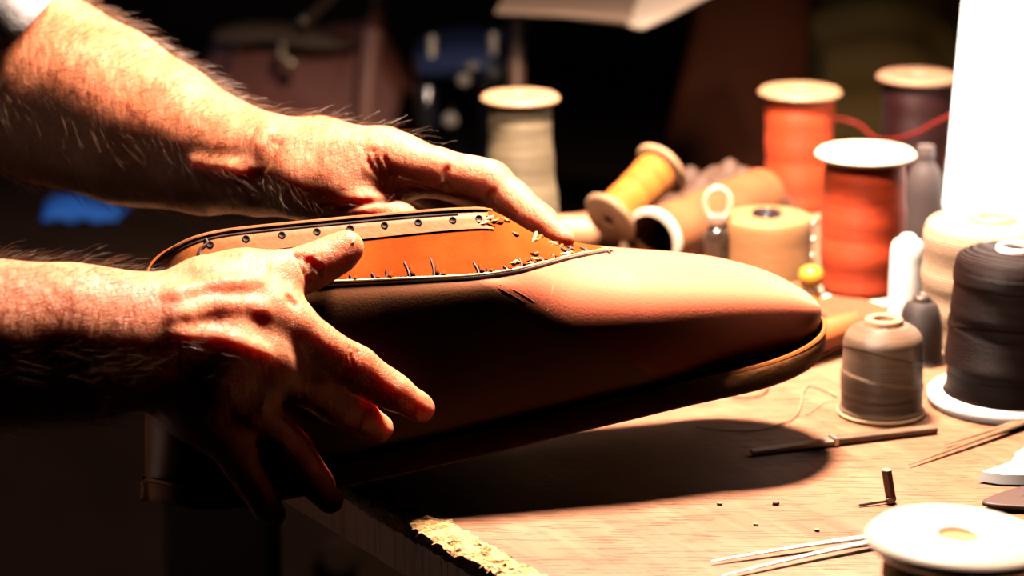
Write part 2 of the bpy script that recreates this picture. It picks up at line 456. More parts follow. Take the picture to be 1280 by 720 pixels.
def onskin(f, px, py, dz):
    for w in np.arange(f.lo[2]+f.vox*2, f.lo[2]+f.vox*(f.n[2]-2), f.vox*.5):
        d = D0+w; p = np.array([(px-640)/FPX*d, (360-py)/FPX*d, w])
        i = np.round((p-f.lo)/f.vox).astype(int)
        if np.all(i >= 0) and np.all(i < f.n) and f.a[tuple(i)] < 0: return p+np.array([0, 0, dz])
    return None
def surf_line(f, pts, dz):
    c = catmull([p[:2] for p in pts], 5); q = [onskin(f, x, y, dz) for x, y in c]
    return [p for p in q if p is not None]
def crease(f, pts, r, k=.003):
    q = surf_line(f, pts, -r*.35)
    for i in range(len(q)-1):
        if abs(q[i][2]-q[i+1][2]) < .006: f.cut(q[i], q[i+1], r, r, k)
def ridge(f, pts, r, k=.006):
    q = surf_line(f, pts, r*.35)
    for i in range(len(q)-1):
        if abs(q[i][2]-q[i+1][2]) < .006: f.add(q[i], q[i+1], r, r, k)

VOX = .0012
# --- near hand (its thumb lies on the shoe, its back is turned to the camera)
lo, hi = (-.27, -.115, -.145), (-.02, .03, .05)
fr = Field(lo, hi, VOX)
K = .016
fr.chain([(-150, 436, -.108, 104), (-10, 428, -.098, 97), (90, 424, -.090, 88), (160, 424, -.083, 76), (205, 420, -.078, 70)], K)
fr.chain([(-60, 445, -.075, 92), (100, 440, -.070, 78), (200, 432, -.066, 66)], K)
# palm: metacarpals
fr.chain([(200, 402, -.074, 52), (262, 384, -.068, 46), (330, 398, -.062, 38), (356, 410, -.060, 34)], .012)
fr.chain([(205, 425, -.077, 52), (270, 430, -.076, 46), (335, 452, -.068, 36)], .012)
fr.chain([(205, 448, -.075, 48), (262, 472, -.077, 44), (310, 500, -.069, 35)], .012)
fr.chain([(205, 462, -.068, 44), (245, 508, -.072, 40), (280, 540, -.066, 33)], .012)
# thenar and thumb
fr.chain([(205, 392, -.068, 42), (255, 366, -.060, 38), (300, 356, -.053, 37), (344, 350, -.047, 33)], .012)
fr.chain([(255, 362, -.055, 30), (310, 346, -.050, 26)], .012)
fr.chain([(300, 372, -.056, 36), (350, 384, -.055, 26)], .014)
th = Field(lo, hi, VOX)
th.chain([(318, 352, -.050, 33), (352, 345, -.046, 29.5), (384, 336, -.042, 28.5), (405, 326, -.039, 26), (424, 316, -.036, 24), (434, 309, -.035, 21)], .004)
fr.merge(th, .007)
# fingers
def finger(f, pts, kroot=.008, kj=.003):
    g = Field(lo, hi, VOX); g.chain(pts, kj); f.merge(g, kroot)
fr_i = [(352, 411, -.061, 31), (395, 430, -.056, 28), (437, 455, -.049, 26.5), (447, 460, -.0475, 26.5), (482, 483, -.043, 23), (494, 491, -.042, 22.5), (522, 508, -.038, 18), (527, 511, -.037, 16.5)]
finger(fr, [(372, 412, -.061, 28)]+fr_i[1:], .009)
finger(fr, [(330, 452, -.068, 31), (386, 482, -.053, 27), (418, 503, -.043, 26), (450, 522, -.036, 22), (474, 535, -.031, 18)])
finger(fr, [(305, 498, -.069, 30), (340, 534, -.053, 26), (368, 564, -.041, 24), (396, 604, -.030, 21), (412, 624, -.016, 18)])
finger(fr, [(275, 538, -.066, 27), (300, 578, -.053, 23), (316, 606, -.042, 21), (332, 632, -.031, 18), (342, 642, -.018, 16)])
# creases, knuckle folds, tendons, nail groove
for dx, L_ in ((0, 17), (9, 20), (19, 17)):
    crease(fr, [(368+dx, 318+dx*.3, -.058), (378+dx, 336-dx*.1, -.0575), (386+dx, 336+L_, -.056)], .0006, .0018)
crease(fr, [(362, 372, -.071), (367, 380, -.071)], .0008, .003)
ridge(fr, [(212, 372, -.0865), (262, 360, -.0765), (322, 352, -.0640)], .0008, .009)
ridge(fr, [(215, 398, -.0915), (268, 384, -.083), (330, 388, -.0720)], .0009, .009)
ridge(fr, [(215, 420, -.0955), (275, 424, -.092), (330, 442, -.0800)], .0009, .009)
for x0, y0 in ((437, 447), (443, 449), (449, 452)):
    crease(fr, [(x0, y0-14, -.0625), (x0-5, y0+3, -.0645), (x0-9, y0+18, -.0630)], .0004, .0014)
pr, qr = fr.mesh()
del fr, th

# --- far hand (reaches over the shoe, its forefinger rests on the vamp)
WO = .018
lo, hi = (-.31, -.005, -.005), (.05, .15, .225)
fl = Field(lo, hi, VOX)
fl.chain([(-60, 60, .150, 112), (20, 92, .135, 108), (60, 104, .126, 104), (130, 130, .108, 94), (200, 160, .090, 80), (262, 188, .074, 67), (318, 206, .062, 62)], K)
fl.chain([(60, 150, .110, 80), (160, 178, .092, 72), (250, 205, .074, 58)], K)
fl.chain([(300, 200, .060, 56), (340, 203, .055, 52), (380, 205, .050, 50), (420, 203, .046, 46), (470, 202, .042, 36), (498, 202, .040, 33)], .012)
fl.chain([(318, 195, .072, 48), (400, 190, .072, 40), (480, 195, .066, 32), (515, 205, .064, 29)], .012)
fl.chain([(318, 200, .084, 44), (400, 200, .088, 38), (480, 212, .084, 30)], .012)
fl.chain([(325, 210, .095, 40), (400, 218, .103, 34), (470, 235, .100, 28)], .012)
# thumb over the near edge, down inside the shoe
fl.chain([(330, 222, .050, 44), (380, 232, .040, 38), (420, 240, .034, 33)], .012)
g = Field(lo, hi, VOX); fl.add(cf(430, 222, .040), cf(500, 222, .041), rp(40, .04), rp(31, .04), .014); g.chain([(400, 246, .036, 31), (452, 260, .030, 26), (500, 277, .028, 23), (540, 295, .030, 17)], .004); fl.merge(g, .007)
# forefinger
finger(fl, [(490, 202, .040, 33), (545, 216, .037, 31), (590, 226, .035, 30), (611, 231, .034, 30.5), (640, 251, .028, 25), (668, 273, .018, 22), (676, 279, .016, 21.5), (700, 296, .007, 15), (706, 300, .004, 12)], .009, .0035)
finger(fl, [(512, 207, .063, 30), (560, 222, .065, 28), (602, 240, .063, 27), (636, 272, .052, 23), (662, 302, .040, 19), (668, 310, .036, 16)])
finger(fl, [(480, 214, .084, 29), (535, 232, .088, 27), (580, 256, .085, 25), (608, 290, .074, 22), (628, 318, .062, 18)])
finger(fl, [(470, 235, .100, 26), (515, 252, .104, 24), (548, 275, .100, 22), (570, 305, .090, 19), (585, 325, .080, 16)])
for k in range(3):
    crease(fl, [(452+13*k, 182+5*k), (464+12*k, 208+3*k), (484+11*k, 232+3*k)], .0004, .0014)
crease(fl, [(398, 262, .012), (440, 256, .009), (490, 250, .010)], .0012, .003)
crease(fl, [(309, 220, .003), (325, 196, .000), (340, 175, .004)], .0008, .0025)
crease(fl, [(322, 226, .004), (336, 200, .002), (350, 178, .006)], .0006, .002)
ridge(fl, [(296, 222, .014), (320, 190, .011), (335, 162, .02)], .002, .006)
ridge(fl, [(240, 205, .032), (300, 214, .016)], .0026, .007)
crease(fl, [(616, 262, .010), (612, 250, .006), (616, 240, .004)], .0009, .0022)
crease(fl, [(560, 236, .014), (556, 222, .009), (560, 208, .010)], .0007, .002)
pl, ql = fl.mesh()
WO = 0.0
del fl, g

# --- upper arms, shoulders and neck under the shirt, rough
def wf(p): q = np.asarray(p)-CAM-Fv*D0; return np.array([q@Rv, q@Uv, q@Fv])
fb = Field((-.86, -.42, -.36), (-.20, .56, .42), .006)
def wadd(a, b, ra, rb, k=.03): fb.add(wf(a), wf(b), ra, rb, k)
eL = P(-70, 40, D0+.16); sL = np.array([-.50, 1.46, .40]); eR = P(-560, 470, D0-.14); sR = np.array([-.56, 1.08, .36])
wadd(P(-30, 75, D0+.145), eL, .039, .040, .02); wadd(eL, sL, .040, .052, .02)
wadd(P(-140, 436, D0-.107), eR, .033, .040, .02); wadd(eR, sR, .042, .052, .02)
wadd(sL, sR, .07, .07); wadd((-.55, 1.27, .30), (-.57, 1.27, -.12), .12, .11)
wadd((-.54, 1.27, .40), (-.53, 1.27, .50), .05, .048)
pb, qb = fb.mesh()
person = empty('person', (-.56, 1.27, -.25), 'person in a white shirt, both bare hands holding the tan shoe', 'person')
PB = np.array(person.location)
V = np.concatenate([to_world(pr), to_world(pl), to_world(pb)])-PB
F = np.concatenate([qr, ql+len(pr), qb+len(pr)+len(pl)])
me = bpy.data.meshes.new('body'); me.from_pydata(V.tolist(), [], F.tolist()); me.update()
import bmesh
bm = bmesh.new(); bm.from_mesh(me); bmesh.ops.recalc_face_normals(bm, faces=bm.faces); bm.to_mesh(me); bm.free()
me.polygons.foreach_set('use_smooth', [True]*len(me.polygons))
body = bpy.data.objects.new('body', me); COL.objects.link(body); body.parent = person

def skin_material():
    m = bpy.data.materials.new('skin'); m.use_nodes = True; nt = m.node_tree; N = nt.nodes.new; L = nt.links.new
    b = nt.nodes['Principled BSDF']
    b.inputs['Roughness'].default_value = .46; b.inputs['Subsurface Weight'].default_value = .6
    b.inputs['Subsurface Radius'].default_value = (1, .28, .14); b.inputs['Subsurface Scale'].default_value = .011
    b.inputs['Specular IOR Level'].default_value = .2
    tc = N('ShaderNodeTexCoord')
    n = N('ShaderNodeTexNoise'); n.inputs['Scale'].default_value = 55; n.inputs['Detail'].default_value = 6; L(tc.outputs['Object'], n.inputs['Vector'])
    r = N('ShaderNodeMapRange'); r.inputs['From Min'].default_value = .36; r.inputs['From Max'].default_value = .66; L(n.outputs['Fac'], r.inputs['Value'])
    mx = N('ShaderNodeMix'); mx.data_type = 'RGBA'; mx.inputs['A'].default_value = (.62, .235, .12, 1); mx.inputs['B'].default_value = (.50, .15, .065, 1)
    L(r.outputs['Result'], mx.inputs['Factor']); L(mx.outputs['Result'], b.inputs['Base Color'])
    v = N('ShaderNodeTexVoronoi'); v.feature = 'DISTANCE_TO_EDGE'; v.inputs['Scale'].default_value = 650; L(tc.outputs['Object'], v.inputs['Vector'])
    v2 = N('ShaderNodeMapRange'); v2.inputs['From Max'].default_value = .12; L(v.outputs['Distance'], v2.inputs['Value'])
    mp = N('ShaderNodeMapping'); mp.inputs['Scale'].default_value = (260, 90, 90); L(tc.outputs['Object'], mp.inputs['Vector'])
    n2 = N('ShaderNodeTexNoise'); n2.inputs['Scale'].default_value = 1; n2.inputs['Detail'].default_value = 5; L(mp.outputs['Vector'], n2.inputs['Vector'])
    b1 = N('ShaderNodeBump'); b1.inputs['Distance'].default_value = .00009; L(v2.outputs['Result'], b1.inputs['Height'])
    b2 = N('ShaderNodeBump'); b2.inputs['Distance'].default_value = .0008; L(n2.outputs['Fac'], b2.inputs['Height']); L(b1.outputs['Normal'], b2.inputs['Normal'])
    n3 = N('ShaderNodeTexNoise'); n3.inputs['Scale'].default_value = 38; n3.inputs['Detail'].default_value = 3; L(tc.outputs['Object'], n3.inputs['Vector'])
    b3 = N('ShaderNodeBump'); b3.inputs['Distance'].default_value = .003; L(n3.outputs['Fac'], b3.inputs['Height']); L(b2.outputs['Normal'], b3.inputs['Normal'])
    L(b3.outputs['Normal'], b.inputs['Normal'])
    return m
skin = skin_material(); me.materials.append(skin)

# thumbnail of the near hand
def nail(name, c, nrm, fwd, w, l):
    nrm = Vector(nrm).normalized(); fwd = Vector(fwd); fwd = (fwd-nrm*fwd.dot(nrm)).normalized(); sd = nrm.cross(fwd)
    V = []
    for i in np.linspace(-1, 1, 11):
        row = []
        for j in np.linspace(-1, 1, 11):
            rr = 1-.18*max(i, 0)**2
            p = Vector(c)+sd*(j*w*rr)+fwd*(i*l*(1-.25*j*j))+nrm*(-.32*w*j*j-.0006*i*i)
            row.append(np.array(p)-PB)
        V.append(row)
    o = MB().grid(np.array(V)).build(name, mat('nail', (.58, .25, .13), .55), person, solid=.0006)
    return o
nail('thumbnail', P(427, 298.5, D0-.0388), Uv*.80-Fv*.45-Rv*.30, Rv*.85+Uv*.40, .0052, .0056)

# hair on both forearms
def hair():
    allv = to_world(np.concatenate([pr, pl])); nR = len(pr)
    q = np.concatenate([qr, ql+nR]); c = allv[q].mean(1)
    e1 = allv[q[:, 2]]-allv[q[:, 0]]; e2 = allv[q[:, 3]]-allv[q[:, 1]]; nn = np.cross(e1, e2); nn /= np.linalg.norm(nn, axis=1)[:, None]+1e-12
    for sl in (slice(0, len(qr)), slice(len(qr), len(q))):     # make the normals point outward
        cc_ = c[sl]-c[sl].mean(0)
        if (cc_*nn[sl]).sum() < 0: nn[sl] *= -1
    rel = c-CAM; d = rel@Fv; px = 640+FPX*(rel@Rv)/d; py = 360-FPX*(rel@Uv)/d
    isR = np.arange(len(q)) < len(qr)
    dens = np.where(isR, np.interp(px, [0, 120, 210, 300], [1, 1, .35, 0]), np.interp(px, [0, 100, 300, 360, 500, 560], [.8, 1, 1, .35, .2, 0]))
    dens = dens*(px > -60)*((np.abs(nn@Fv) < .97))
    # prefer upward and camera side
    ct = np.zeros((len(q), 3))
    idx = rng.choice(len(q), 8000, p=dens/dens.sum())
    # outward direction sign from local centroid of the limb
    V = []; Fc = []; n = 0
    for i in idx:
        p = c[i]; nrm = nn[i]
        axis = np.array([.80, .10, -.35]) if not isR[i] else np.array([.98, .05, -.02])
        axis = axis-nrm*(axis@nrm); axis /= np.linalg.norm(axis)+1e-9
        side = np.cross(nrm, axis)
        L_ = random.uniform(.005, .013); cur = random.uniform(-.9, .9); lift = random.uniform(.35, 1.1)
        w = .00007; pts = [p-nrm*.0004]
        for t in (.35, .7, 1.0):
            pts.append(p+axis*L_*t+side*cur*L_*t*t*.7+nrm*lift*L_*(t-.45*t*t))
        view = (p-CAM); view /= np.linalg.norm(view)
        for k, pt in enumerate(pts):
            tg = pts[min(k+1, 3)]-pts[max(k-1, 0)]; s1 = np.cross(tg, view); s1 = np.cross(tg, nrm)
            s1 /= np.linalg.norm(s1)+1e-12; s2 = np.cross(s1, tg); s2 /= np.linalg.norm(s2)+1e-12
            ww = w*(1-.8*k/3)
            for an in (0, 2.094, 4.189): V.append(pt+ww*(math.cos(an)*s1+math.sin(an)*s2)-PB)
            if k:
                b0 = n+3*(k-1)
                for a in range(3): Fc.append((b0+a, b0+(a+1) % 3, b0+3+(a+1) % 3, b0+3+a))
        n += 12
    mh = bpy.data.meshes.new('arm_hair'); mh.from_pydata([tuple(v) for v in V], [], Fc); mh.update()
    mh.materials.append(mat('hair', (.11, .05, .02), .5))
    o = bpy.data.objects.new('arm_hair', mh); COL.objects.link(o); o.parent = person; o['kind'] = 'stuff'
# outward normals check for the quads of the volume mesh
cR = to_world(pr)[qr].mean(1)
hair()

# shirt: torso and two short sleeves
shirt_m = mat('white_cotton', (.92, .90, .90), .85, bump=.0002, bscale=180, sheen=.2)
fs = Field((-.90, -.46, -.40), (-.18, .58, .46), .005)
def sadd(a, b, ra, rb, k=.03): fs.add(wf(a), wf(b), ra, rb, k)
sadd(sL, sR, .085, .085); sadd((-.55, 1.27, .30), (-.57, 1.27, -.20), .145, .150); sadd((-.55, 1.34, .30), (-.57, 1.34, -.20), .11, .12); sadd((-.55, 1.20, .30), (-.57, 1.20, -.20), .11, .12)
sadd(sL, sL*.25+eL*.75, .075, .058, .02); sadd(sR, sR*.35+eR*.65, .075, .060, .02)
ps, qs = fs.mesh()
MB().add(to_world(ps)-PB, qs.tolist()).build('shirt', shirt_m, person, auto=0)
# rolled hem of the far sleeve
def sleeve(a, b, ra, rb, n=48):
    a = np.array(a); b = np.array(b); ax = (b-a)/np.linalg.norm(b-a)
    x = np.cross(ax, [0, 0, 1.0]); x /= np.linalg.norm(x); y = np.cross(x, ax); V = []
    an = np.linspace(0, 2*math.pi, n, endpoint=False)
    prof = [(0, ra), (.3, ra*.7+rb*.3), (.6, ra*.4+rb*.6), (.92, rb), (.97, rb+.002), (1.0, rb+.0015), (1.0, rb-.002), (.9, rb-.003)]
    for t, r in prof:
        rr = r+.0015*np.sin(an*3+t*4)
        V.append(a+(b-a)*t+rr[:, None]*(np.cos(an)[:, None]*x+np.sin(an)[:, None]*y))
    return np.array(V)-PB
sv = MB().grid(sleeve(P(-210, -215, D0+.095), P(14, -3, D0+.145), .066, .054), closed_v=True)
sv.build('sleeve', shirt_m, person, solid=.002)

# ------------------------------------------------------------------ workbench
EA = T(520, 633); EB = T(668, 718)                     # the worn left edge of the top
dirE = (EB-EA)/np.linalg.norm(EB-EA)
nE = np.array([-dirE[1], dirE[0], 0]); nE = nE if nE[0] < 0 else -nE
perp = np.array([abs(dirE[1]), abs(dirE[0]), 0]); far = EA+(dirE if dirE[1] > 0 else -dirE)*.397
near = EA+dirE*((.60-EA[1])/dirE[1])
def bench_wood():
    m = bpy.data.materials.new('bench_wood'); m.use_nodes = True; nt = m.node_tree; N = nt.nodes.new; L = nt.links.new; b = nt.nodes['Principled BSDF']
    b.inputs['Roughness'].default_value = .5; b.inputs['Specular IOR Level'].default_value = .35
    tc = N('ShaderNodeTexCoord')
    ang = math.atan2(dirE[1], dirE[0])
    mp = N('ShaderNodeMapping'); mp.inputs['Rotation'].default_value = (0, 0, -ang); L(tc.outputs['Object'], mp.inputs['Vector'])
    ms = N('ShaderNodeMapping'); ms.inputs['Scale'].default_value = (14, 160, 10); L(mp.outputs['Vector'], ms.inputs['Vector'])
    n1 = N('ShaderNodeTexNoise'); n1.inputs['Scale'].default_value = 1; n1.inputs['Detail'].default_value = 7; L(ms.outputs['Vector'], n1.inputs['Vector'])
    n2 = N('ShaderNodeTexNoise'); n2.inputs['Scale'].default_value = 14; n2.inputs['Detail'].default_value = 6; L(tc.outputs['Object'], n2.inputs['Vector'])
    cr = N('ShaderNodeValToRGB'); cr.color_ramp.elements[0].position = .34; cr.color_ramp.elements[0].color = (.20, .078, .035, 1)
    cr.color_ramp.elements[1].position = .68; cr.color_ramp.elements[1].color = (.37, .165, .090, 1)
    mxf = N('ShaderNodeMath'); mxf.operation = 'MULTIPLY_ADD'; mxf.inputs[1].default_value = .38
    ad = N('ShaderNodeMath'); ad.operation = 'MULTIPLY'; ad.inputs[1].default_value = .62; L(n2.outputs['Fac'], ad.inputs[0])
    L(n1.outputs['Fac'], mxf.inputs[0]); L(ad.outputs['Value'], mxf.inputs[2]); L(mxf.outputs['Value'], cr.inputs['Fac'])
    # scratches: two crossing sets of fine dark lines
    def scratch(rot, sc, th):
        q = N('ShaderNodeMapping'); q.inputs['Rotation'].default_value = (0, 0, rot); q.inputs['Scale'].default_value = sc; L(tc.outputs['Object'], q.inputs['Vector'])
        n = N('ShaderNodeTexNoise'); n.inputs['Scale'].default_value = 1; n.inputs['Detail'].default_value = 2; L(q.outputs['Vector'], n.inputs['Vector'])
        r = N('ShaderNodeMapRange'); r.inputs['From Min'].default_value = th; r.inputs['From Max'].default_value = th+.03; L(n.outputs['Fac'], r.inputs['Value']); return r.outputs['Result']
    s1 = scratch(-ang+.0, (30, 700, 20), .61); s2 = scratch(-ang+1.1, (40, 600, 20), .64)
    mm = N('ShaderNodeMath'); mm.operation = 'MAXIMUM'; L(s1, mm.inputs[0]); L(s2, mm.inputs[1])
    mx = N('ShaderNodeMix'); mx.data_type = 'RGBA'; mx.inputs['B'].default_value = (.20, .075, .03, 1); L(cr.outputs['Color'], mx.inputs['A'])
    sc = N('ShaderNodeMath'); sc.operation = 'MULTIPLY'; sc.inputs[1].default_value = .85; L(mm.outputs['Value'], sc.inputs[0]); L(sc.outputs['Value'], mx.inputs['Factor'])
    L(mx.outputs['Result'], b.inputs['Base Color'])
    sb = N('ShaderNodeMath'); sb.operation = 'SUBTRACT'; L(n1.outputs['Fac'], sb.inputs[0]); L(mm.outputs['Value'], sb.inputs[1])
    bp = N('ShaderNodeBump'); bp.inputs['Distance'].default_value = .0005; L(sb.outputs['Value'], bp.inputs['Height']); L(bp.outputs['Normal'], b.inputs['Normal'])
    return m
bench = empty('workbench', (.2, 1.2, -.75), 'worn wooden workbench with a frayed left edge, covered with spools and tools', 'workbench')
BO = np.array(bench.location)
TH = .035
c = [near+np.zeros(3), np.array([.66, near[1], 0]), np.array([.66, far[1]+(.66-far[0])*perp[1]/perp[0], 0]), far]
mb = MB(); V = [q for q in c]+[q-np.array([0, 0, TH]) for q in c]
mb.add(np.array(V)-BO, [(0, 1, 2, 3), (7, 6, 5, 4), (0, 4, 5, 1), (1, 5, 6, 2), (2, 6, 7, 3), (3, 7, 4, 0)])
mb.build('bench_top', bench_wood(), bench, smooth=False)
# frayed edge strip: rough ribbon of worn fibre board
V = []; LL = np.linalg.norm(near-far)
for i in range(420):
    p = near+(far-near)*i/419; row = []
    for (u, z) in ((-.002, .0004), (.001, .0010), (.003, .0013), (.005, .0012), (.007, .0008), (.010, .0002), (.0125, -.001), (.0128, -.003), (.009, -.006), (.005, -.010), (.001, -.016)):
        n = rng.normal(0, .00055)
        row.append(p+nE*(u+rng.normal(0, .0005)+.0010*math.sin(i*.21)*(u > .006))+np.array([0, 0, z+n])-BO)
    V.append(row)
MB().grid(np.array(V)).build('frayed_edge', mat('frayed_fibre', (.90, .50, .18), .8, var=.6, vscale=350, bump=.0016, bscale=700), bench, smooth=False)
for x, y in ((.60, .68), (.60, 1.94), (-.16, 1.50), (.30, .68)):
    MB().box((x-.2, y-1.2, .3575), (.06, .06, .715)).build('leg', mat('bench_leg', (.03, .015, .008), .7, var=.3), bench, smooth=False, bevel=.004)

# ------------------------------------------------------------------ spools
def px_m(p): return FPX/((np.asarray(p)-CAM)@Fv)        # pixels per metre at a point
def spool(name, base, label, cat, flange_r, body_r, h, wood, thread, fl=.004, hole=.005, group=None, rot=None, body_top=None, fray=True, hole_mat=None):
    t = empty(name, base, label, cat, group)
    if rot is not None:
        M = rot.to_4x4(); M.translation = Vector(base); t.matrix_world = M
    bt = body_top or body_r
    rnd = fl*.45
    def fl_prof(z0, z1, r):
        return [(hole, z0), (r-rnd, z0), (r, z0+rnd), (r, z1-rnd), (r-rnd, z1), (hole+.0015, z1), (hole, z1-.001)]
    MB().lathe(fl_prof(0, fl, flange_r), 72, closed=True).build('flange', wood, t, auto=60)
    MB().lathe(fl_prof(h-fl, h, flange_r), 72, closed=True).build('flange', wood, t, auto=60)
    MB().lathe([(hole, fl*.5), (hole+.002, fl*.5), (hole+.002, h-fl*.5), (hole, h-fl*.5)], 40, closed=True).build('core', hole_mat or wood, t)
    prof = []
    n = 46
    for i in range(n+1):
        u = i/n; r = body_r*(1-u)+bt*u
        bulge = .0007*math.sin(u*5+flange_r*900)+.00025*math.sin(u*23+1)
        e = 1-max(0, (abs(u-.5)*2-.93)/.07)**2*.06
        prof.append(((r+bulge*(body_r/.02))*e, fl+(h-2*fl)*u))
    prof = [(hole+.002, fl)]+prof+[(hole+.002, h-fl)]
    MB().lathe(prof, 96, ramp=lambda a, z: .006*np.sin(a+z*160)).build('thread', thread, t, auto=0)
    return t

red_thread = thread_mat('red_orange_thread', (.62, .075, .018), (.40, .040, .010), 900)
gold_thread = thread_mat('golden_thread', (.48, .165, .022), (.34, .095, .012), 1000)
amber_thread = thread_mat('amber_thread', (.95, .50, .05), (.85, .36, .03), 900)
cream_thread = thread_mat('cream_thread', (.21, .165, .095), (.11, .08, .045), 900)
grey_thread = thread_mat('taupe_thread', (.19, .115, .068), (.10, .056, .032), 1300, rough=.42, sheen=.05, dist=.0002)
black_thread = thread_mat('black_thread', (.018, .009, .007), (.004, .002, .002), 1100, rough=.50, spec=.05, dist=.0003, sheen=.0)
beige_thread = thread_mat('beige_thread', (.42, .28, .18), (.30, .19, .11), 700, rough=.6)
white_thread = thread_mat('white_thread', (.88, .84, .78), (.80, .74, .66), 900)
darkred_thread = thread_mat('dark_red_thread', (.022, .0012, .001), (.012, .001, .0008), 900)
tan_thread = thread_mat('tan_thread', (.42, .20, .08), (.32, .135, .05), 700)

b = T(1076, 372)
spool('thread_spool', b, 'red-orange thread spool with white wooden ends, nearer of the two bright red ones', 'thread spool', .0270, .0218, .0815, wood_cream, red_thread, .0045)
b = T(996, 268)
spool('thread_spool', b, 'red-orange thread spool behind the squat tan roll, farther of the two bright red ones', 'thread spool', .0250, .0200, .077, wood_pale, red_thread, .0045)
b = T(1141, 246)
spool('thread_spool', b, 'dark red thread spool with pale wooden top, in shadow beside the glowing lamp', 'thread spool', .0250, .0200, .077, mat('shaded_wood', (.30, .16, .09), .6), darkred_thread, .004, hole=.006)  # top wood darkened in its colour, as the spool stands out of the light
b = T(650, 297)
spool('thread_spool', b, 'cream thread spool with round wooden top, standing behind the pointing finger', 'thread spool', .0230, .0235, .0850, wood_pale, cream_thread, .0045, body_top=.0178)
b = P(1186, 663, 1.00); b[2] = 0.0015
r_ = Matrix.Rotation(math.radians(3.0), 3, 'Y')
spool('thread_spool', b, 'large white wooden spool of amber thread at the front corner of the bench', 'thread spool', .0325, .0245, .0690, mat('white_wood', (.88, .72, .58), .4, var=.1, vscale=30), amber_thread, .0065, hole=.0068, rot=r_, hole_mat=mat('amber_core', (.80, .30, .05), .5))
big = [o_ for o_ in COL.objects if o_.name.startswith('thread_spool') and o_.parent is None][-1]
MB().lathe([(0, .0600), (.0069, .0600), (.0069, .0676), (0, .0676)], 32).build('added_disc', mat('added_disc_amber', (.85, .30, .04), .5), big)  # disc added near the top of the hole so its amber catches light
# golden spool leaning on the cardboard tube
a0 = P(760, 276, 1.600); ax = (Rv*.62+Uv*.60+Fv*.50); ax /= np.linalg.norm(ax)
q = Vector(ax).to_track_quat('Z', 'Y').to_matrix()
spool('thread_spool', a0, 'golden thread spool lying tilted, leaning against the cardboard tube', 'thread spool', .0172, .0125, .052, wood_pale, gold_thread, .0045, hole=.0036, rot=q)

# taupe cone in front
def cone_spool(name, base, label, prof, m, disc, dm, core, cm, wraps=()):
    t = empty(name, base, label, 'thread cone')
    P5 = catmull(prof, 8)
    if wraps: P5 = np.stack([np.interp(np.linspace(0, 1, 260), np.linspace(0, 1, len(P5)), P5[:, q]) for q in (0, 1)], 1)
    MB().lathe(P5.tolist(), 128, ramp=lambda a, z: .006*np.sin(a*1+z*150)+sum(st_*np.tanh((z-z0-am*np.cos(a-ph))/.0005) for z0, am, ph, st_ in wraps)).build('thread', m, t, auto=0)
    if disc: MB().lathe([(0, 0), (disc[0]-.001, 0), (disc[0], .0008), (disc[0], disc[1]-.0008), (disc[0]-.001, disc[1]), (0, disc[1])], 80).build('base_disc', dm, t, auto=60)
    if core:
        r, z0, z1, rh = core
        MB().lathe([(rh, z0), (r, z0), (r, z1-.0006), (r-.0006, z1), (rh+.0006, z1), (rh, z1-.0006)], 56, closed=True).build('core', cm, t, auto=60)
    return t
b = T(1101, 517)
cone_spool('thread_cone', b, 'small taupe thread cone on a pale disc beside the black thread cone',
           [(0, .002), (.0186, .0022), (.0191, .005), (.0193, .012), (.0194, .020), (.0191, .028), (.0187, .034), (.0178, .0385), (.0155, .0415), (.0120, .0435), (.0098, .0442), (.0088, .0446), (0, .0446)],
           grey_thread, (.0207, .0024), mat('tan_disc', (.62, .36, .19), .6), (.0090, .043, .0470, .0052), mat('tan_core', (.36, .18, .09), .6), [(.019, .0035, 3.4, -.016), (.029, .006, 3.9, .012), (.012, .002, 1.0, .006)])
b = T(1262, 503)
blk = cone_spool('thread_cone', b, 'large black thread cone on a white base at the right edge',
           [(0, .005), (.0300, .0055), (.0312, .008), (.0308, .018), (.0316, .022), (.0306, .030), (.0298, .040), (.0294, .043), (.0298, .047), (.0288, .058), (.0286, .064), (.0280, .0695), (.0262, .0725), (.0200, .0745), (.0110, .0752), (0, .0752)],
           black_thread, (.0390, .0060), white_plastic, (.0098, .0748, .0775, .0068), white_plastic, [(.036, .007, 4.4, .012), (.043, -.006, 4.4, -.012), (.058, .003, 4.0, .008), (.066, .001, 4, -.008), (.020, -.003, 4.2, .01)])
b = T(1233, 430)
cone_spool('thread_cone', b, 'wide beige thread roll behind the black thread cone', [(0, .001), (.0330, .001), (.0345, .004), (.0338, .012), (.0342, .020), (.0335, .028), (.0345, .036), (.0338, .045), (.0345, .054), (.0338, .060), (.031, .0645), (.022, .066), (.010, .0655), (0, .0655)],
           beige_thread, None, None, (.012, .0640, .0668, .006), mat('tan_core', (.36, .18, .09), .6))
bt = T(1149, 452)
cone_spool('thread_cone', bt, 'dark grey thread cone half hidden behind the small taupe one', [(0, 0), (.0110, .0004), (.0114, .004), (.0110, .014), (.0102, .022), (.0088, .028), (.0062, .031), (0, .032)],
           thread_mat('charcoal_thread', (.035, .026, .022), (.018, .013, .011), 1100), (.0125, .0016), dark_steel, (.0045, .031, .0345, .0025), dark_steel)
bw = T(1131, 402)
cone_spool('thread_cone', bw, 'slim white thread cone between the red spool and the beige roll', [(0, 0), (.0085, .0004), (.0090, .004), (.0090, .018), (.0088, .030), (.0086, .038), (.0076, .0425), (.0050, .0445), (0, .045)],
           white_thread, (.0098, .0016), white_plastic, (.0038, .044, .047, .002), white_plastic)

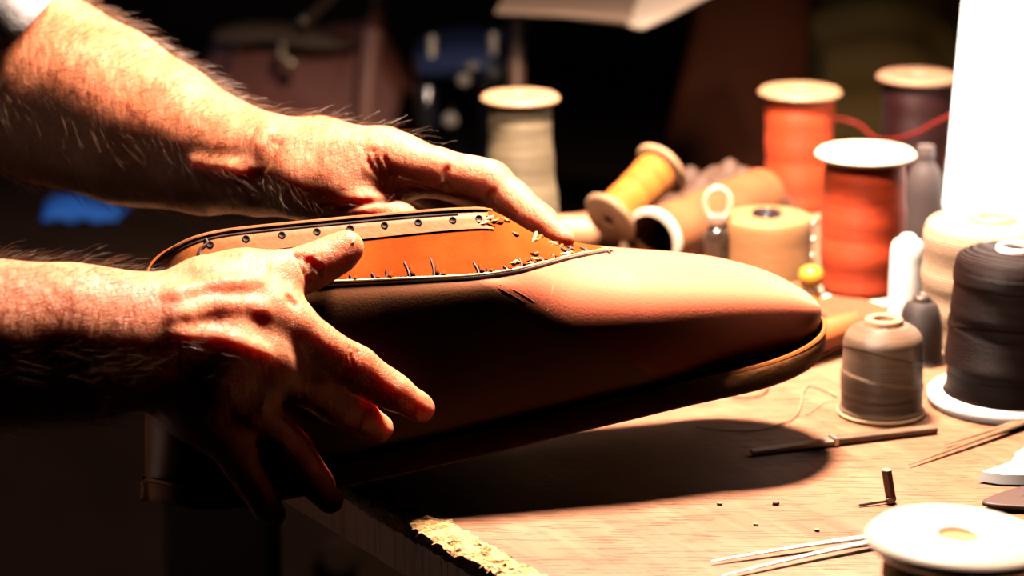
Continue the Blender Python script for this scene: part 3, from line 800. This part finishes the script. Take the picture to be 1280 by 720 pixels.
# squat tan roll
b = T(957, 346)
t = cone_spool('thread_roll', b, 'squat tan thread roll with a black hub, between the dark bottle and the red spool', [(0, 0), (.0240, .0004), (.0250, .003), (.0250, .010), (.0247, .020), (.0250, .028), (.0246, .0335), (.0225, .0350), (.012, .0352), (0, .0352)],
           tan_thread, None, None, (.0085, .034, .0375, .004), black_gloss)
ch = MB()
for k in range(7):
    c_ = np.array([.0262*math.cos(-.25), .0262*math.sin(-.25), .004+k*.0046]); a = np.linspace(0, 2*math.pi, 14, endpoint=False)
    ch.tube(c_+np.stack([.0018*np.cos(a)*(1 if k % 2 else .5), .0018*np.cos(a)*(.3 if k % 2 else 1), .0022*np.sin(a)], 1), .0005, 6, closed=True)
ch.build('chain', steel, t)

# dark bottle with a wire ring
b = T(895, 352)
t = empty('bottle', b, 'small dark glass bottle with a pale wire ring on top, beside the squat tan roll', 'bottle')
MB().lathe(catmull([(0, 0), (.0072, .0003), (.0078, .002), (.0078, .016), (.0076, .026), (.0062, .030), (.0040, .032), (.0038, .035), (0, .0355)], 4).tolist(), 40).build('body', mat('dark_glass', (.03, .018, .012), .12, coat=.6), t)
a = np.linspace(0, 2*math.pi, 40, endpoint=False)
MB().tube(np.stack([.0068*np.cos(a), .0012*np.sin(a), .0440+.0085*np.sin(a)], 1), .0017, 10, closed=True).build('wire_ring', mat('pale_wire', (.75, .58, .40), .35, metal=.5), t)
MB().lathe([(0, .033), (.0056, .033), (.0060, .034), (.0056, .0375), (.0030, .0385), (0, .0385)], 30).build('cap', steel, t)

# cardboard tube with a dark bore
s0 = T(812, 343); s0[2] = .0185; e0 = s0+np.array([.070, .105, 0.0]); ax = (e0-s0)/np.linalg.norm(e0-s0); Lt = np.linalg.norm(e0-s0)
q = Vector(ax).to_track_quat('Z', 'Y').to_matrix(); M = q.to_4x4(); M.translation = Vector(s0)
t = empty('cardboard_tube', s0, 'wide brown tube with a pale rim and dark bore lying beside the golden spool', 'tube', M=M)
MB().lathe([(.0150, 0), (.0178, 0), (.0183, .0012), (.0183, .0040), (.0172, .0046), (.0172, Lt), (.0150, Lt)], 72, closed=True).build('wall', tan_thread if False else mat('tube_card', (.28, .095, .03), .6, var=.25, vscale=50), t, auto=50)
MB().lathe([(.0153, -.0004), (.0184, -.0004), (.0190, .0008), (.0190, .0034), (.0184, .0042), (.0153, .0042)], 72, closed=True).build('rim', wood_cream, t, auto=50)
MB().lathe([(0, .030), (.0150, .030), (.0150, .034), (0, .034)], 48).build('plug', black_gloss, t)

# leather rolls and scraps
def leather_roll(name, a, bb, r, label, m, turns=2.2, flat=.85):
    a = np.asarray(a); bb = np.asarray(bb); ax = (bb-a); L_ = np.linalg.norm(ax); ax /= L_
    x = np.cross(ax, [0, 0, 1.0]); x /= np.linalg.norm(x); y = np.cross(x, ax)
    th = np.linspace(0, turns*2*math.pi, 70); rr = np.linspace(r*.35, r, 70)
    V = []
    for i in range(24):
        u = i/23; c = a+ax*L_*u; wob = 1+.05*math.sin(u*7+r*300)
        V.append(c+rr[:, None]*wob*(np.cos(th)[:, None]*x+flat*np.sin(th)[:, None]*y))
    o = MB().grid(np.array(V)).build(name, m, None, solid=.0018, origin=(a+bb)/2-np.array([0, 0, r*flat]))
    return prop(o, label, 'leather roll')
a = T(905, 482); a[2] = .0105; c_ = T(1062, 432); c_[2] = .0105
leather_roll('leather_roll', a, c_, .0100, 'orange leather roll lying behind the toe of the shoe', leather_orange)
a = T(640, 318); a[2] = .0125; c_ = T(775, 318); c_[2] = .0125
leather_roll('leather_roll', a, c_, .0135, 'brown leather roll under the low end of the golden spool', mat('roll_brown', (.42, .20, .09), .55, var=.3, vscale=40))
# leather pieces heaped behind the tube
def scrap(name, pts, z0, label, m, thick=.002, amp=.004, seed=1, cat='leather scrap'):
    """pts: outline on the table (world xy); a wavy sheet"""
    pts = np.array(pts); c = pts.mean(0); r = np.random.default_rng(seed); V = []; 
    ph = r.uniform(0, 6, 3)
    ol = catmull(pts, 5, closed=True)
    for s_ in np.linspace(0.02, 1, 9):
        row = []
        for p in ol:
            xy = c[:2]+(p[:2]-c[:2])*s_
            z = z0+thick+amp*(1+math.sin(xy[0]*60+ph[0])*math.sin(xy[1]*50+ph[1]))*.5
            if len(p) > 2: z += (p[2]*s_)
            row.append((xy[0], xy[1], z))
        V.append(row)
    o = MB().grid(np.array(V), closed_v=True).build(name, m, None, solid=thick, origin=(c[0], c[1], z0))
    return prop(o, label, cat)
def TT(px, py): p = T(px, py); return (p[0], p[1])
scrap('leather_scrap', [TT(1018, 392), TT(1050, 380), TT(1098, 392), TT(1112, 402), TT(1080, 420), TT(1035, 412)], .001, 'red-brown leather scrap on the bench below the nearer red spool', mat('red_leather', (.38, .08, .035), .5, var=.2), .002, .003, 2)
# crumpled brown cloth heaped behind the tube
V = []
cc = T(912, 306)
for i in range(30):
    row = []
    for j in range(30):
        u, v = i/29*2-1, j/29*2-1
        x = cc[0]+u*.042; y = cc[1]+.062+v*.030
        z = .024*max(0, 1-(u*.9)**4)*max(0, 1-(v*.95)**4)+.006*math.sin(u*9+v*3)*max(0, 1-u*u)*max(0, 1-v*v)+.004*math.sin(v*11-u*5)*max(0, 1-u*u)*max(0, 1-v*v)+.0015
        row.append((x, y, z))
    V.append(row)
prop(MB().grid(np.array(V)).build('leather_scrap', mat('dull_leather', (.085, .040, .020), .7, var=.3, vscale=50), None, solid=.0015, origin=(cc[0], cc[1]+.062, 0)), 'crumpled dull brown leather piece heaped behind the wide tube', 'leather scrap')
# yellow knob by the toe tip
b = T(1013, 378)
t = empty('wooden_knob', b, 'small yellow-orange knob just beyond the tip of the shoe', 'knob')
MB().lathe(catmull([(0, 0), (.0052, .0003), (.0060, .002), (.0046, .0055), (.0040, .0075), (.0062, .0115), (.0068, .0150), (.0055, .0185), (.0025, .0202), (0, .0206)], 4).tolist(), 36).build('turned_body', mat('yellow_wood', (.70, .28, .03), .4), t)
MB().lathe([(.0042, .0064), (.0050, .0068), (.0050, .0080), (.0042, .0084)], 30, closed=True).build('collar', steel, t)
# grey bottle behind the nearer red spool
b = T(1152, 322)
t = empty('grey_bottle', b, 'dull grey bottle with sloping shoulders behind the nearer red spool', 'bottle')
MB().lathe(catmull([(0, 0), (.0100, .0004), (.0106, .003), (.0106, .030), (.0104, .042), (.0085, .050), (.0050, .056), (.0042, .060), (0, .0602)], 4).tolist(), 44).build('body', mat('grey_plastic', (.060, .045, .042), .6, spec=.2), t)
MB().lathe([(0, .059), (.0050, .059), (.0052, .0600), (.0048, .0650), (0, .0655)], 30).build('cap', mat('grey_cap', (.10, .075, .07), .6), t)

# ------------------------------------------------------------------ tools on the bench
def bar(mb, a, b_, w0, w1, h0, h1, up=(0, 0, 1), n=2):
    a = np.asarray(a, float); b_ = np.asarray(b_, float); d = b_-a; d /= np.linalg.norm(d); s_ = np.cross(d, up); s_ /= np.linalg.norm(s_); u = np.cross(s_, d)
    V = []
    for p, w, h in ((a, w0, h0), (b_, w1, h1)):
        V += [p-s_*w/2-u*h/2, p+s_*w/2-u*h/2, p+s_*w/2+u*h/2, p-s_*w/2+u*h/2]
    return mb.add(V, [(0, 1, 2, 3), (7, 6, 5, 4), (0, 4, 5, 1), (1, 5, 6, 2), (2, 6, 7, 3), (3, 7, 4, 0)])
# small knife: pale blade half, dark handle half
A = T(939, 568); B = T(1043, 556); C_ = T(1170, 541)
t = empty('skiving_knife', B, 'slim tool with flat pale blade and dark handle in front of the taupe cone', 'knife')
o = np.array(B)
m1 = bar(MB(), A+[0, 0, .0012], B+[0, 0, .0018], .0045, .0062, .0016, .0024); m1.v = [v-o for v in m1.v]; m1.build('blade', mat('dull_blade', (.62, .46, .34), .45, metal=.2), t, smooth=False, bevel=.0005)
m1 = bar(MB(), B+[0, 0, .0022], C_+[0, 0, .0020], .0064, .0058, .0036, .0032); m1.v = [v-o for v in m1.v]; m1.build('handle', mat('handle_brown', (.16, .085, .045), .45, var=.3, vscale=90), t, smooth=False, bevel=.0012)
m1 = bar(MB(), B*.96+A*.04+[0, 0, .0022], B*.985+C_*.015+[0, 0, .0022], .0068, .0068, .0040, .0040); m1.v = [v-o for v in m1.v]; m1.build('ferrule', steel, t, smooth=False, bevel=.0004)
# tweezers at the right edge
def tweezers(tipA, tipB, join, label, m, hA=.0016, hB=.0016, w=.0045, z=.0016, bow=.002):
    t = empty('tweezers', join, label, 'tweezers'); o = np.array(join, float)
    for tip in (tipA, tipB):
        p0 = np.array(tip)+[0, 0, z]; p3 = o+[0, 0, z+.001]
        P_ = catmull([p0, p0*.6+p3*.4+[0, bow, .0006], p0*.25+p3*.75+[0, bow*.6, .0006], p3], 6)-o
        MB().tube(P_, np.interp(np.linspace(0, 1, len(P_)), [0, .12, .6, 1], [.0004, .0009, w/2, w/2]), 10, flat=.5).build('arm', m, t)
    MB().tube([np.array([-.004, -.001, z+.001]), np.array([.006, .002, z+.001])], w*.75, 12, flat=.4).build('joint', m, t)
    return t
tweezers(T(1181, 560), T(1136, 585), T(1345, 512), 'brown steel tweezers with open points at the right edge, below the black cone', mat('bronze_steel', (.30, .18, .10), .38, metal=.6), bow=-.001)
tweezers(T(889, 706), T(903, 724), T(1180, 668), 'pale steel tweezers running under the large amber spool at the front', mat('pale_steel', (.85, .74, .62), .35, metal=.35), w=.0042, bow=.001)
# L-shaped key standing on its long arm
b = T(1114, 629)
t = empty('hex_key', b, 'small dark L-shaped steel key with its short arm upright', 'hex key')
dv = np.array(T(1074, 634)-b); dv[2] = 0
topv = P(1108, 592, (np.array(b)-CAM)@Fv)-b
MB().tube(catmull([np.array([0, 0, .0012])+topv*1.0, topv*.5+[0, 0, .001], topv*.16+[0, 0, .001], [0, 0, .0018], [-.002, 0, .0015]], 5), .0024, 6).build('short_arm', dark_steel, t, smooth=False)
MB().tube([np.array([0, 0, .0012]), dv*.5+[0, 0, .0011], dv*1.0+[0, 0, .0009]], .0006, 6).build('long_arm', dark_steel, t)
MB().tube([topv+[0, 0, .0008], topv+[0, 0, .0018]], .0023, 6).build('ground_tip', steel, t, smooth=False)
# white pointed folder with a flat dark brown slip below it
W = [(1222, 604), (1240, 598), (1262, 590), (1268, 578), (1285, 568), (1330, 560), (1370, 575), (1360, 600), (1300, 609), (1250, 608)]
bz = T(1290, 598)
V = []; ol = [np.array(T(x, y)) for x, y in W]; cW = np.mean(ol, 0)
mb = MB(); n = len(ol)
V = [q-cW+[0, 0, .001] for q in ol]+[(q-cW)*.93+[0, 0, .0050] for q in ol]+[np.array([0, 0, .0068])]
F = [tuple(range(n))]+[(i, (i+1) % n, n+(i+1) % n, n+i) for i in range(n)]+[(n+i, n+(i+1) % n, 2*n) for i in range(n)]
o = mb.add(V, F).build('bone_folder', mat('bone', (.62, .60, .57), .4), None, smooth=True, origin=None); o.location = Vector(cW); prop(o, 'white pointed bone folder at the right edge of the bench', 'bone folder')
scrap('dark_slip', [TT(1228, 638), TT(1248, 626), TT(1280, 616), TT(1330, 612), TT(1330, 640), TT(1275, 642)], .0005, 'dark brown pointed slip in front of the white folder', mat('dark_leather', (.06, .025, .015), .6), .0015, .001, 4)

# loose threads
def strand(pts, r, label, m, name='loose_thread', lift=.0007):
    p = catmull([np.array(T(x, y))+[0, 0, lift+r] for x, y in pts], 8); c = p.mean(0); c[2] = 0
    o = MB().tube(p, r, 6).build(name, m, None, origin=c); return prop(o, label, 'thread')
tm = mat('strand', (.36, .21, .12), .6)
strand([(1046, 498), (1030, 489), (1012, 484), (1004, 492), (1001, 508), (994, 522), (975, 533), (945, 541), (905, 541), (870, 536)], .00038, 'loose brown thread curling left from the taupe cone', tm)
strand([(1046, 503), (1030, 505), (1020, 512), (1008, 520)], .00025, 'short faint thread end beside the taupe cone', tm)
strand([(820, 505), (838, 494), (862, 484), (900, 480), (945, 478), (960, 485), (952, 496), (930, 500), (912, 497)], .0004, 'loop of loose thread on the bench under the toe of the shoe', mat('dark_strand', (.10, .05, .03), .6))
# red cord behind the spools
p = catmull([P(1045, 148, 1.80), P(1072, 155, 1.80), P(1100, 175, 1.76), P(1140, 168, 1.72), P(1168, 154, 1.70), P(1196, 140, 1.68), P(1230, 120, 1.67)], 8); c = p.mean(0)
prop(MB().tube(p, .0011, 8).build('red_cord', mat('red_cord', (.22, .010, .004), .7), None, origin=c), 'red cord slanting behind the nearer red spool up to the lamp', 'cord')
# crumbs of leather and wood
for k, (x, y, s_) in enumerate([(900, 631, 1.0), (970, 631, 1.2), (945, 657, .9), (1021, 664, .9), (838, 503, 1.6), (1102, 645, .8)]):
    q = T(x, y); r_ = .0011*s_
    V = [(r_*math.cos(a_)*random.uniform(.7, 1.5), r_*math.sin(a_)*random.uniform(.6, 1.2), z) for z in (0, r_*.8) for a_ in np.linspace(0, 5.4, 7)]
    F = [tuple(range(7)), tuple(range(13, 6, -1))]+[(i, (i+1) % 7, 7+(i+1) % 7, 7+i) for i in range(7)]
    o = MB().add(V, F).build('shaving', [wood_pale, dark_thread][k in (1, 4)], None, smooth=False); o.location = Vector(q)+Vector((0, 0, .0002))
    prop(o, '%s shaving %s' % (('dark' if k in (1, 4) else 'pale'), ['left of a dark one, in front of the shoe shadow', 'in front of the skiving knife', 'below the pair left of the hex key', 'just left of the amber spool', 'under the sole edge', 'behind the amber spool rim'][k]), 'shaving')

# ------------------------------------------------------------------ glowing lamp at the right
lb = np.array([.318, 1.60, 0])
t = empty('table_lamp', lb, 'glowing white lamp with a tall tapered shade at the right edge', 'lamp')
MB().lathe([(0, 0), (.052, 0), (.055, .003), (.052, .010), (.020, .014), (.012, .020), (.012, .030), (0, .030)], 48).build('base', dark_steel, t)
MB().lathe([(.069, .024), (.0705, .024), (.0545, .330), (.053, .330)], 80, closed=True).build('lamp_shade', mat('glowing_shade', (.9, .88, .84), .5, emit=(1, .93, .84), estr=2.6), t)
MB().lathe([(0, .03), (.014, .032), (.02, .06), (.032, .10), (.036, .13), (.030, .16), (.015, .176), (0, .18)], 40).build('bulb', mat('bulb', (1, 1, 1), .3, emit=(1, .85, .65), estr=6), t)

# work lamp above the bench (its shade keeps the light on the bench)
LP = np.array([.09, 1.39, .62])
t = empty('work_lamp', (LP[0], LP[1], LP[2]), 'metal work lamp hanging above the bench', 'lamp')
MB().lathe([(.085, -.02), (.087, -.02), (.060, .05), (.030, .085), (.018, .10), (.018, .14), (.016, .14), (.016, .10), (.028, .083), (.058, .048)], 56, closed=True).build('lamp_shade', mat('shade_metal', (.05, .05, .05), .5, metal=.4), t)
MB().tube([(0, 0, .13), (0, 0, .9)], .004, 8).build('cord', black_gloss, t)
MB().lathe([(0, -.0), (.02, .004), (.03, .022), (.026, .04), (.014, .06), (0, .065)], 30).build('bulb', mat('bulb2', (1, 1, 1), .3, emit=(1, .8, .55), estr=4), t)
ld = bpy.data.lights.new('work_light', 'SPOT'); ld.energy = 128; ld.color = (1, .75, .60); ld.spot_size = math.radians(132); ld.spot_blend = .8; ld.shadow_soft_size = .055
lo_ = bpy.data.objects.new('work_light', ld); COL.objects.link(lo_); lo_.location = Vector(LP)-Vector((0, 0, .035)); 
lo_.rotation_euler = (Vector((.03, 1.36, 0))-Vector((LP[0], LP[1], LP[2]))).to_track_quat('-Z', 'Y').to_euler()

# added lamp out of view in front, its narrow beam brightens the right spools
L2 = np.array([-.05, .95, .75]); A2 = np.array([.23, 1.60, .04]); d2 = Vector(A2-L2).normalized()
M2 = (-d2).to_track_quat('Z', 'Y').to_matrix().to_4x4(); M2.translation = Vector(L2)
t = empty('work_lamp', L2, 'unseen spotlight added to brighten the spools on the right of the bench', 'lamp', M=M2)
MB().lathe([(.040, -.03), (.042, -.03), (.034, .03), (.018, .055), (.016, .055), (.032, .028)], 40, closed=True).build('lamp_shade', mat('shade_metal', (.05, .05, .05), .5, metal=.4), t)
neck = catmull([L2-np.array(d2)*.05, L2+np.array([.02, -.06, .12]), np.array([.25, .84, .90]), np.array([.55, .78, .80]), np.array([.63, .76, .40]), np.array([.63, .76, .012])], 8)
iM = M2.inverted(); MB().tube([np.array(iM @ Vector(q)) for q in neck], .006, 10).build('gooseneck', black_gloss, t)
base_ = MB().lathe([(0, .0003), (.030, .0003), (.030, .010), (.010, .014), (0, .014)], 30, M=iM @ Matrix.Translation((.63, .76, 0))).build('clamp_base', black_gloss, t)
l2 = bpy.data.lights.new('fill_spot', 'SPOT'); l2.energy = 36; l2.color = (1, .74, .58); l2.spot_size = math.radians(47); l2.spot_blend = .55; l2.shadow_soft_size = .03
o2 = bpy.data.objects.new('fill_spot', l2); COL.objects.link(o2); o2.location = Vector(L2)+d2*.035; o2.rotation_euler = d2.to_track_quat('-Z', 'Y').to_euler()

# faint cool daylight from a window behind at the left
wd = bpy.data.lights.new('window_daylight', 'AREA'); wd.energy = 1.2; wd.color = (.45, .62, 1.0); wd.shape = 'RECTANGLE'; wd.size = .7; wd.size_y = .9
wo = bpy.data.objects.new('window_daylight', wd); COL.objects.link(wo); wo.location = (-1.15, 2.1, .75)
wo.rotation_euler = (Vector((-.25, 1.9, 0))-Vector(wo.location)).to_track_quat('-Z', 'Y').to_euler()

# ------------------------------------------------------------------ background
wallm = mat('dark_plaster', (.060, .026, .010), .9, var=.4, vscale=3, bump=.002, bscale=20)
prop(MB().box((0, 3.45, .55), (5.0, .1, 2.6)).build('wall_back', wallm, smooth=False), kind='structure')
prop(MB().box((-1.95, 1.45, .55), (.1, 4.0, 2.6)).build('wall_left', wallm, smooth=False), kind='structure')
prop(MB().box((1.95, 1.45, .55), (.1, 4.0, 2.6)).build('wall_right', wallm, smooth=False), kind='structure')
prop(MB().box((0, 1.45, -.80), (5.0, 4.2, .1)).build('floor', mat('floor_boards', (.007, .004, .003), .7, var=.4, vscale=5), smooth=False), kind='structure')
# low cabinet behind, its top carries the things in the dark
CZ = -.16
t = empty('cabinet', (-.05, 2.62, -.75), 'dark low cabinet behind the bench', 'cabinet')
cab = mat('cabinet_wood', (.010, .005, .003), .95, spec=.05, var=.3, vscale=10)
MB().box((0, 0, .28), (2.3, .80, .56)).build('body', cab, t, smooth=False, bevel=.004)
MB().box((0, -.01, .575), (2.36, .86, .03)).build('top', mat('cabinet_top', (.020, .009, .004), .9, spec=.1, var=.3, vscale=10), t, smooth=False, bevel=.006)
for x in (-.86, -.29, .29, .86):
    d = MB().box((x, -.408, .28), (.54, .02, .50)).build('door', cab, t, smooth=False, bevel=.004)
    MB().lathe([(0, 0), (.012, 0), (.012, .01), (.018, .018), (.012, .026), (0, .027)], 20, M=Matrix.Translation((x+.2, -.418, .34)) @ Matrix.Rotation(math.pi/2, 4, 'X')).build('knob', cab, d)
# leather bag
def PW(px, py, d): return P(px, py, d)
D1 = 2.42
bo = PW(395, 200, D1); bo[2] = CZ
t = empty('leather_bag', bo, 'brown leather bag with brass buckles in the dark behind the hands', 'bag')
def slab(outline, d, depth, inflate=0.0, org=bo):
    """outline in image px at depth d -> solid body with thickness, edges rounded"""
    ol = catmull([P(x, y, d) for x, y in outline], 5, closed=True); c = ol.mean(0); n = len(ol); rows = []
    for off, s_ in ((0, .05), (0, .55), (0.02, .86), (.12, .96), (.3, 1.0), (.7, 1.0), (.9, .96), (1, .86), (1, .05)):
        yo = depth*off - inflate*(1-min(1, s_))*(1 if off < .5 else -1)
        q_ = c+(ol-c)*s_+np.array([0, yo, 0]); q_[:, 2] = np.maximum(q_[:, 2], CZ+.001); rows.append(q_-org)
    mb = MB().grid(np.array(rows), closed_v=True)
    mb.add(rows[0], [tuple(range(n))]); mb.add(rows[-1], [tuple(range(n))]); return mb
bagm = mat('bag_leather', (.30, .095, .065), .6, var=.25, vscale=14)
slab([(262, 60), (330, 50), (440, 48), (468, 20), (480, 60), (510, 120), (545, 200), (548, 245), (400, 262), (250, 250), (240, 160)], D1, .10, .012).build('body', bagm, t)
slab([(266, 44), (300, 34), (350, 34), (390, 40), (440, 55), (445, 62), (390, 66), (320, 50), (272, 56)], D1-.02, .03, .004).build('flap_edge', mat('flap', (.12, .07, .04), .5), t)
MB().tube(catmull([P(466, 40, D1-.02)-bo, P(462, 80, D1-.026)-bo, P(458, 130, D1-.03)-bo, P(456, 190, D1-.03)-bo], 6), .0085, 12).build('piping_fold', mat('fold', (.42, .19, .13), .4), t)
brass = mat('brass', (.90, .70, .42), .18, metal=.9)
for (x, y, r) in ((380, 26, .0045), (354, 55, .0042), (352, 68, .0045), (364, 79, .0062), (293, 62, .003), (282, 80, .003), (273, 97, .003)):
    c_ = P(x, y, D1-.040)-bo
    M = Matrix.Translation(c_) @ Matrix.Rotation(math.pi/2, 4, 'X')
    MB().lathe([(0, 0), (r, 0), (r, .002), (r*.8, .005), (r*.4, .0068), (0, .0072)], 20, M=M).build('stud', brass if x > 300 else mat('dull_stud', (.10, .10, .14), .3, metal=.8), t)
    MB().tube([np.array(c_), np.array(c_)+[0, .03, 0]], .0015, 8).build('stud_pin', brass, t)
MB().tube(catmull([P(380, 26, D1-.03)-bo, P(400, 10, D1-.02)-bo, P(430, -20, D1)-bo, P(455, -60, D1+.03)-bo, P(470, 10, D1+.02)-bo], 6), .006, 10, flat=.5).build('handle', mat('flap', (.12, .07, .04), .5), t)
# leather hide leaning behind
D2 = 2.36; ho = P(930, 300, D2); ho[2] = CZ
t = slab([(872, -30), (868, 30), (855, 90), (838, 160), (828, 215), (826, 290), (900, 296), (985, 296), (1000, 200), (1012, 90), (1010, -10), (940, -50)], D2, .03, .006, ho)
o = t.build('leather_hide', mat('hide', (.065, .016, .005), .7, spec=.08, var=.3, vscale=9), None); o.location = Vector(ho)
prop(o, 'dark red-brown stiff leather hide standing behind the golden spool', 'leather hide')
# olive cloth bundle
D3 = 2.55; oo = P(1080, 230, D3)
p = catmull([P(1005, 75, D3), P(1020, 48, D3), P(1060, 32, D3), P(1110, 28, D3), P(1150, 40, D3+.03), P(1180, 75, D3+.05), P(1190, 150, D3+.05)], 8)-np.array([oo[0], oo[1], CZ]); 
mb = MB().tube(p, .022, 16)
p2 = catmull([P(1005, 110, D3), P(1050, 90, D3), P(1120, 90, D3), P(1170, 130, D3+.03), P(1180, 240, D3+.03)], 8)-np.array([oo[0], oo[1], CZ]); mb.tube(p2, .03, 16)
p3 = catmull([P(1010, 170, D3), P(1060, 160, D3), P(1120, 165, D3), P(1160, 240, D3+.03)], 8)-np.array([oo[0], oo[1], CZ]); mb.tube(p3, .04, 16)
for q_ in mb.v: q_[:, 2] = np.maximum(q_[:, 2], .001)
o = mb.build('cloth_bundle', mat('olive_cloth', (.17, .10, .02), .8, bump=.002, bscale=60), None); o.location = (oo[0], oo[1], CZ); prop(o, 'dark olive cloth bundle in the shadow behind the dark red spool', 'cloth')
# brown curtain added behind the lamp to carry its glow on the wall
V = []; cx = P(1150, 0, 2.9)
for i in range(140):
    u = i/139; x = u*.62-.18; fold = .018*math.sin(u*46)+.008*math.sin(u*19+1)
    V.append([(x+.006*math.cos(u*40)*k, fold*(.5+.5*k)*1.0, z) for k, z in ((1, 0), (1, .3), (.9, .7), (.7, 1.1), (.5, 1.5))])
o = MB().grid(np.array(V)).build('backdrop', mat('backdrop_brown', (.40, .14, .04), .9), None, solid=.002); o.location = (cx[0], 3.13, -.75)
prop(o, 'brown hanging curtain added to show the lamp glow on the wall', 'backdrop')
# sewing machine in the dark
D4 = 2.25; so = P(585, 240, D4); so[2] = CZ
t = empty('sewing_machine', so, 'blue-black sewing machine with dull metal knobs in the dark behind the cream spool', 'sewing machine')
navy = mat('navy_enamel', (.02, .032, .085), .3, coat=.4)
slab([(520, 70), (560, 58), (610, 58), (640, 66), (642, 92), (600, 100), (540, 100), (516, 92)], D4, .09, .01, so).build('arm', navy, t)
slab([(600, 90), (640, 85), (650, 130), (655, 260), (600, 262), (598, 150)], D4, .09, .008, so).build('column', black_gloss, t)
slab([(505, 225), (660, 225), (664, 262), (500, 262)], D4-.02, .13, .0, so).build('bed', black_gloss, t)
slab([(520, 95), (545, 95), (545, 165), (524, 165)], D4+.02, .06, .004, so).build('needle_head', black_gloss, t)
for (x, y0, y1, r) in ((540, 45, 72, .0038), (617, 42, 70, .0042)):
    MB().tube([P(x, y0, D4)-so, P(x, y1, D4)-so], r, 14).build('spool_pin', mat('dull_metal', (.40, .36, .30), .4, metal=.5), t)
for (x, y, r) in ((563, 150, .006), (590, 83, .004), (580, 100, .0055), (620, 92, .006)):
    c_ = P(x, y, D4-.018)-so; M = Matrix.Translation(c_) @ Matrix.Rotation(math.pi/2, 4, 'X')
    MB().lathe([(0, 0), (r, 0), (r, .003), (r*.6, .006), (0, .0065)], 18, M=M).build('knob', mat('dull_metal', (.40, .36, .30), .4, metal=.5), t)
    MB().tube([np.array(c_), np.array(c_)+[0, .05, 0]], .002, 8).build('knob_shaft', dark_steel, t)
# pale hood on a post, light on its turned-up end put into the colour
D5 = 2.05; ho = P(645, 240, D5); ho[2] = CZ
t = empty('hood', ho, 'pale flat hood with a bright turned-up end at the top of the frame', 'hood')
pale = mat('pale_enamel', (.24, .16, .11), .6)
def sheet(pts, thick, org, m, name, par):
    pts = [np.array(p)-org for p in pts]; n = np.cross(pts[1]-pts[0], pts[2]-pts[0]); n /= np.linalg.norm(n); k = len(pts)
    V = pts+[p+n*thick for p in pts]; F = [tuple(range(k)), tuple(range(2*k-1, k-1, -1))]+[(i, (i+1) % k, k+(i+1) % k, k+i) for i in range(k)]
    return MB().add(V, F).build(name, m, par, smooth=False, bevel=.002)
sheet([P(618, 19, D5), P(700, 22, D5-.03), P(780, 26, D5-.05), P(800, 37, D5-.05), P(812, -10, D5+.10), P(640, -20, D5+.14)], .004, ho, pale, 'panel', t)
sheet([P(785, 35, D5-.05), P(803, 39, D5-.055), P(840, 22, D5-.05), P(882, 0, D5-.03), P(905, -12, D5-.02), P(880, -40, D5+.05), P(806, -18, D5+.05)], .004, ho, mat('lit_enamel', (.58, .46, .35), .5), 'turned_end', t)
MB().tube([P(646, 15, D5+.05)-ho, P(646, 120, D5+.05)-ho, P(645, 240, D5+.05)-ho+np.array([0, 0, 0])], .006, 12).build('post', mat('post', (.10, .05, .03), .4), t)
# blue cloth on the cabinet
D6 = 2.05
bo2 = T(105, 270, CZ); c_ = bo2
V = []
for i in range(26):
    row = []
    for j in range(20):
        u, v = i/25*2-1, j/19*2-1
        z = .012*math.sqrt(max(0, 1-u*u))*math.sqrt(max(0, 1-v*v))*(1-.35*u)+.002*math.sin(u*9+v*6)*(1-u*u)
        row.append((u*.034*(1+.1*v), v*.028, z))
    V.append(row)
cz = c_[2]
V = np.array(V)
o = MB().grid(V).build('blue_cloth', mat('blue_cloth', (.02, .17, .75), .75, bump=.001, bscale=90), None, solid=.002); o.location = (c_[0], c_[1], CZ+.003)
prop(o, 'bright blue folded cloth seen between the two forearms', 'cloth')
BLUE = o

# ------------------------------------------------------------------ world, camera, view
w = bpy.data.worlds.new('World'); scene.world = w; w.use_nodes = True
w.node_tree.nodes['Background'].inputs['Color'].default_value = (.30, .16, .09, 1); w.node_tree.nodes['Background'].inputs['Strength'].default_value = .001
cd = bpy.data.cameras.new('camera'); cam = bpy.data.objects.new('camera', cd); COL.objects.link(cam)
cam.location = CAM; cam.rotation_euler = (math.pi/2-PITCH, 0, 0)
cd.sensor_width = 36; cd.lens = FPX/1280*36; cd.clip_start = .05; cd.clip_end = 50
cd.dof.use_dof = True; cd.dof.focus_distance = D0-.02; cd.dof.aperture_fstop = 8.0; cd.dof.aperture_blades = 0
scene.camera = cam
vs = scene.view_settings; vs.view_transform = 'Standard'; vs.look = 'None'; vs.gamma = 1; vs.use_curve_mapping = False; vs.exposure = 0.0
scene.cycles.diffuse_bounces = 0; scene.cycles.glossy_bounces = 1

GROUPS = {'thread spool': 'thread spools on the bench', 'thread cone': 'thread cones at the right of the bench', 'shaving': 'shavings on the bench top',
          'leather roll': 'leather rolls on the bench', 'leather scrap': 'leather scraps on the bench', 'tweezers': 'tweezers on the bench', 'thread': 'loose threads on the bench'}
for o in COL.objects:
    if o.parent is None and o.get('category') in GROUPS: o['group'] = GROUPS[o['category']]
